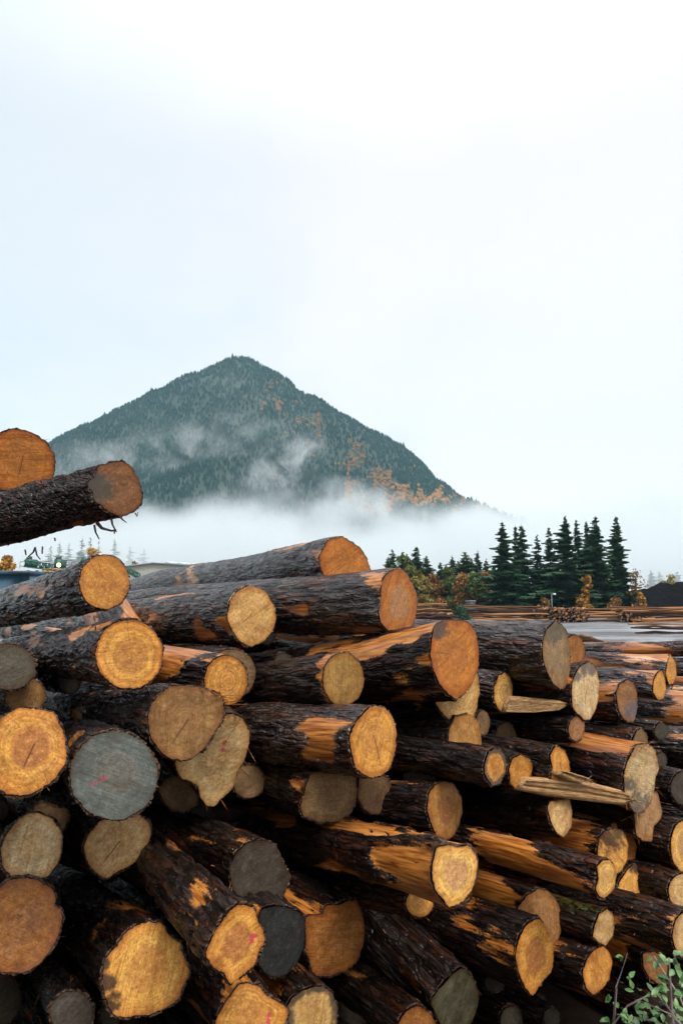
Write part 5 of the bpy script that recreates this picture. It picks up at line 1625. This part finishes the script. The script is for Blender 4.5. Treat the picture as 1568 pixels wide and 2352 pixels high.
# ------------------------------------------------------------------ the mountain and its forest
RIDGE_PX = [(-420, 1300), (-250, 1215), (-120, 1140), (0, 1075), (110, 1018), (150, 994), (250, 947), (330, 907), (380, 879), (418, 858), (450, 853), (490, 838), (515, 824),
            (540, 816), (570, 819), (600, 834), (640, 850), (680, 888), (730, 912), (760, 932), (820, 968), (880, 993), (930, 1024), (970, 1060), (1000, 1095),
            (1050, 1130), (1090, 1152), (1130, 1168), (1180, 1190), (1230, 1215), (1300, 1260), (1380, 1310), (1500, 1372)]
MY1, MY0 = 1500.0, 820.0
_rw = np.array([at(x, y + 7, MY1) for x, y in RIDGE_PX])


def mountain_z(x, y):
    x, y = np.asarray(x, float), np.asarray(y, float)
    zr = np.interp(x * MY1 / np.maximum(y, 1) * .35 + x * .65, _rw[:, 0], _rw[:, 2])
    t = np.clip((y - MY0) / (MY1 - MY0), 0, 1)
    front = zr * (t ** 1.12)
    q = np.stack([x.ravel() * .006, y.ravel() * .004, x.ravel() * 0], 1)
    gl = fbm(q, 11, 3).reshape(x.shape)
    front = front + gl * 62 * (t * (1 - t) * 4) * np.clip(zr / 300, 0, 1)
    back = zr * np.clip(1 - (y - MY1) / 700, 0, 1)
    return np.where(y <= MY1, front, back)


def mountain():
    xs = np.linspace(_rw[0, 0], _rw[-1, 0], 170)
    ys = np.concatenate([np.linspace(MY0, MY1, 70), np.linspace(MY1, 2200, 16)[1:]])
    X, Y = np.meshgrid(xs, ys)
    Z = mountain_z(X, Y) - .5
    nx = len(xs)
    i = (np.arange(len(ys) - 1)[:, None] * nx + np.arange(nx - 1)[None]).ravel()
    Q = np.stack([i, i + 1, i + nx + 1, i + nx], 1)
    m = plain('forest_floor', (.022, .035, .026), .9, .4, .02)
    o = link('mountain', make_mesh('mountain', np.stack([X.ravel(), Y.ravel(), Z.ravel()], 1), Q, None, None, True), m)
    tag(o, 'steep pointed mountain behind the fog', 'mountain', None, 'structure')
    # the forest: one mass of small conifers and autumn trees
    rng = np.random.default_rng(77)
    n = 26000
    x = rng.uniform(_rw[0, 0], _rw[-1, 0], n)
    y = MY0 + (MY1 + 15 - MY0) * rng.uniform(.12, 1, n)
    # ridge line trees
    nr = 1500
    x = np.concatenate([x, rng.uniform(_rw[0, 0], _rw[-1, 0], nr)])
    y = np.concatenate([y, MY1 + rng.uniform(-8, 8, nr)])
    z = mountain_z(x, y)
    ok = z > 4
    x, y, z = x[ok], y[ok], z[ok]
    n = len(x)
    h = rng.uniform(8, 14, n)
    rare = rng.random(n)
    h = np.where(rare > .985, h * 1.35, h)
    ridge = y > MY1 - 9
    big = (x > np.interp(1075, [p[0] for p in RIDGE_PX], _rw[:, 0])) & ridge & (rng.random(n) > .8)
    # clumpy heights on the ridge line
    hn = noise3(np.stack([x * .03, x * 0, x * 0], 1), 5)
    h = np.where(big, h * 2.2, h)
    h = np.where(ridge, h * (.55 + .45 * np.clip(hn + .6, 0, 1.4)), h)
    # autumn patches on the flank
    zc = y * CP + (z - CAM_H) * SP
    px = CX + F * x / zc
    py = CY - F * (-y * SP + (z - CAM_H) * CP) / zc
    fl = fbm(np.stack([px * .045, py * .034, px * 0], 1), 21, 3)
    ax = (px - 590) * .62 + 930          # the autumn belt runs down the slope
    band = np.exp(-((py - (978 + (px - 690) * .70)) / 48.0) ** 2) * (px > 600) * (px < 900)
    low = np.exp(-((py - 1150) / 36.0) ** 2) * (px > 780) * (px < 1160) * .95
    aut = (fl + band * .30 + low * .42 + rng.normal(0, .07, n)) > .44
    aut &= (band > .22) | (low > .22)
    scat = (rng.random(n) < .006) & (px > 620) & (py > 900)
    aut = (aut | scat) & ~ridge
    stand_tone = fbm(np.stack([px * .012, py * .012, px * 0], 1), 31, 3)  # tree tone varies by forest stand
    V, T, C = [], [], []
    K = 7
    cnt = 0
    ang = np.linspace(0, 6.283, K, endpoint=False)
    for i in range(n):
        hh = h[i] * (.72 if aut[i] else 1)
        r = hh * (.26 if not aut[i] else .48)
        v = np.clip(.42 + .75 * stand_tone[i] + rng.normal(0, .16), 0, 1)
        if aut[i]:
            c = (.13 + .17 * v, .060 + .085 * v, .018 + .02 * v)
            prof = [(.0, .5), (.35, 1.0), (.7, .75), (1.0, .0)]
        else:
            c = (.003 + .010 * v, .020 + .030 * v, .020 + .022 * v)
            prof = [(.05, 1.0), (.32, .52), (.34, .78), (.62, .32), (.64, .5), (1.0, .0)]
        rot = rng.uniform(0, 6.28)
        jit = rng.uniform(.7, 1.3, K)
        b = cnt
        for (t, w) in prof[:-1]:
            V.append(np.stack([x[i] + r * w * jit * np.cos(ang + rot), y[i] + r * w * jit * np.sin(ang + rot), np.full(K, z[i] + hh * t)], 1))
        V.append(np.array([[x[i], y[i], z[i] + hh]]))
        m_ = len(prof) - 1
        for k in range(m_ - 1):
            for j in range(K):
                j2 = (j + 1) % K
                T += [(b + k * K + j, b + k * K + j2, b + (k + 1) * K + j2), (b + k * K + j, b + (k + 1) * K + j2, b + (k + 1) * K + j)]
        for j in range(K):
            T.append((b + (m_ - 1) * K + j, b + (m_ - 1) * K + (j + 1) % K, b + m_ * K))
        nv = m_ * K + 1
        C += [(*c, 1)] * nv
        cnt += nv
    N = NT('mountain_forest')
    mt = N.set(Base_Color=N.attr('col', 'Color'), Roughness=.8, Specular_IOR_Level=.1)
    o = link('forest', make_mesh('forest', np.concatenate(V), None, np.array(T), {'col': np.array(C)}), mt)
    tag(o, 'dark conifer forest with orange autumn patches covering the mountain', 'forest', None, 'stuff')


mountain()

HAZE_DENSITY = .00012
FOG_DENSITY = .012
SKY_OFF = 6.1
SKY_BLUE = (.338, .352, .364)
SKY_WHITE = (.425, .400, .396)
ZENITH = 2.2
BEHIND = .9
SUN_E = 1.6
EXPOSURE = 1.2

# ------------------------------------------------------------------ haze, fog, mist
def volume_mat(name, color, build):
    m = bpy.data.materials.new(name)
    m.use_nodes = True
    t = m.node_tree
    t.nodes.clear()
    out = t.nodes.new('ShaderNodeOutputMaterial')
    v = t.nodes.new('ShaderNodeVolumePrincipled')
    v.inputs['Color'].default_value = (*color, 1)
    v.inputs['Anisotropy'].default_value = 0.0
    t.links.new(v.outputs[0], out.inputs['Volume'])
    W = NT.__new__(NT)
    W.m, W.t = m, t
    d = build(W)
    if isinstance(d, bpy.types.NodeSocket):
        t.links.new(d, v.inputs['Density'])
    else:
        v.inputs['Density'].default_value = d
    return m


HAZE = volume_mat('haze', (.48, .80, .90), lambda W: HAZE_DENSITY)
g = Geo()
g.abox(-1700, 1700, -350, 2350, -1.2, 720)
tag(g.build('haze', HAZE, None), 'thin pale blue haze filling the valley', 'haze', None, 'stuff')


def fog_density(W):
    p = W.pos()
    sp = W.n('ShaderNodeSeparateXYZ')
    W.put(sp.inputs[0], p)
    x, y, z = sp.outputs
    n = W.noise(W.vmath('MULTIPLY', p, (1, .6, 1.3)), .0075, 4, .55)
    n2 = W.noise(p, .03, 3, .6)
    lift = W.math('ADD', W.math('MULTIPLY', W.math('SUBTRACT', n, .5), .30), W.math('MULTIPLY', W.math('SUBTRACT', n2, .5), .09))
    slope = W.math('DIVIDE', z, y)          # height above the valley floor, as the bank climbs toward the mountain
    top = W.math('ADD', .140, lift)
    fall = W.ramp(W.math('SUBTRACT', top, slope), -.02, .07)
    start = W.ramp(y, 270, 430)
    edge = W.ramp(W.math('ABSOLUTE', x), 600, 1000, 1, 0)
    return W.math('MULTIPLY', W.math('MULTIPLY', fall, start), W.math('MULTIPLY', edge, FOG_DENSITY))


FOG = volume_mat('fog', (.82, .885, .91), fog_density)
g = Geo()
g.add([(-620, 262, .5), (620, 262, .5), (1050, 900, .5), (-1050, 900, .5), (-620, 262, 62), (620, 262, 62), (1050, 900, 235), (-1050, 900, 235)],
      [(0, 3, 2, 1), (4, 5, 6, 7), (0, 1, 5, 4), (1, 2, 6, 5), (2, 3, 7, 6), (3, 0, 4, 7)])
tag(g.build('fog', FOG, None), 'thick white fog bank hiding the foot of the mountain', 'fog', None, 'stuff')


def mist(px, py, Y, rx, ry, rz, tilt, dens, label):
    def dn(W):
        co = W.obj_co()
        r = W.vmath('LENGTH', co)
        p = W.pos()
        n = W.noise(W.vmath('MULTIPLY', p, (1, .6, .9)), .022, 4, .6, dist=.6)
        f = W.ramp(r, .05, 1.0, 1, 0)
        return W.math('MULTIPLY', W.math('MULTIPLY', f, W.ramp(n, .42, .66)), dens)
    g = Geo()
    nu, nv = 20, 12
    V = [(0, 0, 1)] + [(math.sin(math.pi * j / nv) * math.cos(2 * math.pi * i / nu), math.sin(math.pi * j / nv) * math.sin(2 * math.pi * i / nu), math.cos(math.pi * j / nv))
                       for j in range(1, nv) for i in range(nu)] + [(0, 0, -1)]
    Q = [(1 + j * nu + i, 1 + (j + 1) * nu + i, 1 + (j + 1) * nu + (i + 1) % nu, 1 + j * nu + (i + 1) % nu) for j in range(nv - 2) for i in range(nu)]
    T = [(0, 1 + i, 1 + (i + 1) % nu) for i in range(nu)] + [(len(V) - 1, 1 + (nv - 2) * nu + (i + 1) % nu, 1 + (nv - 2) * nu + i) for i in range(nu)]
    g.add(V, Q, T)
    o = g.build('mist', volume_mat('mist', (.95, .98, 1.0), dn), None)
    o.location = at(px, py, Y)
    o.scale = (rx, ry, rz)
    o.rotation_euler = (0, R(tilt), 0)
    tag(o, label, 'mist', None, 'stuff')


mist(655, 1075, 1060, 105, 60, 60, -32, .030, 'bright wisp of mist rising on the face of the mountain')
mist(420, 1030, 1130, 300, 70, 75, -14, .0065, 'wide thin veil of mist over the shoulder of the mountain')
mist(200, 1080, 1120, 190, 70, 80, -20, .006, 'thin mist low on the mountain behind the overhanging log')
mist(560, 900, 1300, 130, 60, 60, 20, .0018, 'faint mist under the summit')
mist(880, 1165, 900, 190, 60, 36, 14, .016, 'soft mist drifting over the autumn trees')
mist(1110, 1195, 900, 150, 60, 45, 12, .012, 'mist swallowing the low end of the ridge')

# ------------------------------------------------------------------ sky, sun, camera
world = bpy.data.worlds.new('World')
SC.world = world
world.use_nodes = True
wt = world.node_tree
wt.nodes.clear()
W = NT.__new__(NT)
W.t = wt
wo = W.n('ShaderNodeOutputWorld')
bg = W.n('ShaderNodeBackground')
wt.links.new(bg.outputs[0], wo.inputs[0])
sky = W.n('ShaderNodeTexSky', sky_type='NISHITA')
sky.sun_disc = False
SUN_EL, SUN_AZ = R(56), R(150)       # azimuth clockwise from the view direction: behind, to the right
sky.sun_elevation = SUN_EL
sky.sun_rotation = SUN_AZ
sky.air_density = 1.2
sky.dust_density = 2.0
d = W.n('ShaderNodeTexCoord').outputs['Generated']
sp = W.n('ShaderNodeSeparateXYZ')
W.put(sp.inputs[0], d)
el = sp.outputs[2]
# cloud cover: clouds as a layer overhead, seen in perspective
inv = W.math('DIVIDE', 1.0, W.math('ADD', W.math('MAXIMUM', el, 0.0), .22))
pl = W.vmath('MULTIPLY', d, (1, 1, 0))
sc = W.n('ShaderNodeVectorMath', operation='SCALE')
W.put(sc.inputs[0], pl)
W.put(sc.inputs[3], inv)
cl = W.noise(W.vmath('ADD', W.vmath('MULTIPLY', sc.outputs[0], (1.0, .8, 1)), (SKY_OFF, SKY_OFF * 1.7, 0)), 1.35, 4, .5, dist=.5)
cl2 = W.noise(W.vmath('MULTIPLY', sc.outputs[0], (1, 1, 1)), 3.4, 4, .55)
f = W.math('ADD', W.math('MULTIPLY', cl, .8), W.math('MULTIPLY', cl2, .2))
right = W.math('MULTIPLY', sp.outputs[0], .55)
white = W.ramp(W.math('ADD', f, right), .16, .62)
cloud = W.mix(white, SKY_BLUE, SKY_WHITE)
# overcast: the sky brightens toward the zenith
lum = W.ramp(el, .60, 1.0, 1.0, ZENITH)
behind = W.ramp(sp.outputs[1], -.1, -.8, 1.0, BEHIND)
lum = W.math('MULTIPLY', lum, behind)
cs = W.n('ShaderNodeVectorMath', operation='SCALE')
W.put(cs.inputs[0], cloud)
W.put(cs.inputs[3], lum)
nis = W.n('ShaderNodeVectorMath', operation='SCALE')
W.put(nis.inputs[0], sky.outputs[0])
nis.inputs[3].default_value = .02
tot = W.vmath('ADD', nis.outputs[0], cs.outputs[0])
W.put(bg.inputs['Color'], tot)
bg.inputs['Strength'].default_value = 1.0

sd = bpy.data.lights.new('sun', 'SUN')
sd.energy = SUN_E
sd.angle = R(28)
sd.color = (1.0, .94, .86)
so = bpy.data.objects.new('sun', sd)
COL.objects.link(so)
sdir = np.array([math.sin(SUN_AZ) * math.cos(SUN_EL), math.cos(SUN_AZ) * math.cos(SUN_EL), math.sin(SUN_EL)])
from mathutils import Vector
so.rotation_euler = Vector(sdir).to_track_quat('Z', 'Y').to_euler()
so.location = (20, -20, 40)

cd = bpy.data.cameras.new('camera')
cd.sensor_fit = 'VERTICAL'
cd.sensor_height = 36
cd.lens = F / 2352 * 36
cd.clip_start = .05
cd.clip_end = 20000
co = bpy.data.objects.new('camera', cd)
COL.objects.link(co)
co.location = CAM
co.rotation_euler = (R(90) + PITCH, 0, 0)
SC.camera = co

vs = SC.view_settings
vs.view_transform = 'Standard'
vs.look = 'None'
vs.exposure = EXPOSURE
vs.gamma = 1
cy = SC.cycles
cy.max_bounces = 6
cy.diffuse_bounces = 3
cy.glossy_bounces = 2
cy.transmission_bounces = 2
cy.volume_bounces = 2
cy.transparent_max_bounces = 12
cy.volume_step_rate = 1.0
cy.volume_max_steps = 128
cy.use_denoising = True
cy.sample_clamp_indirect = 4
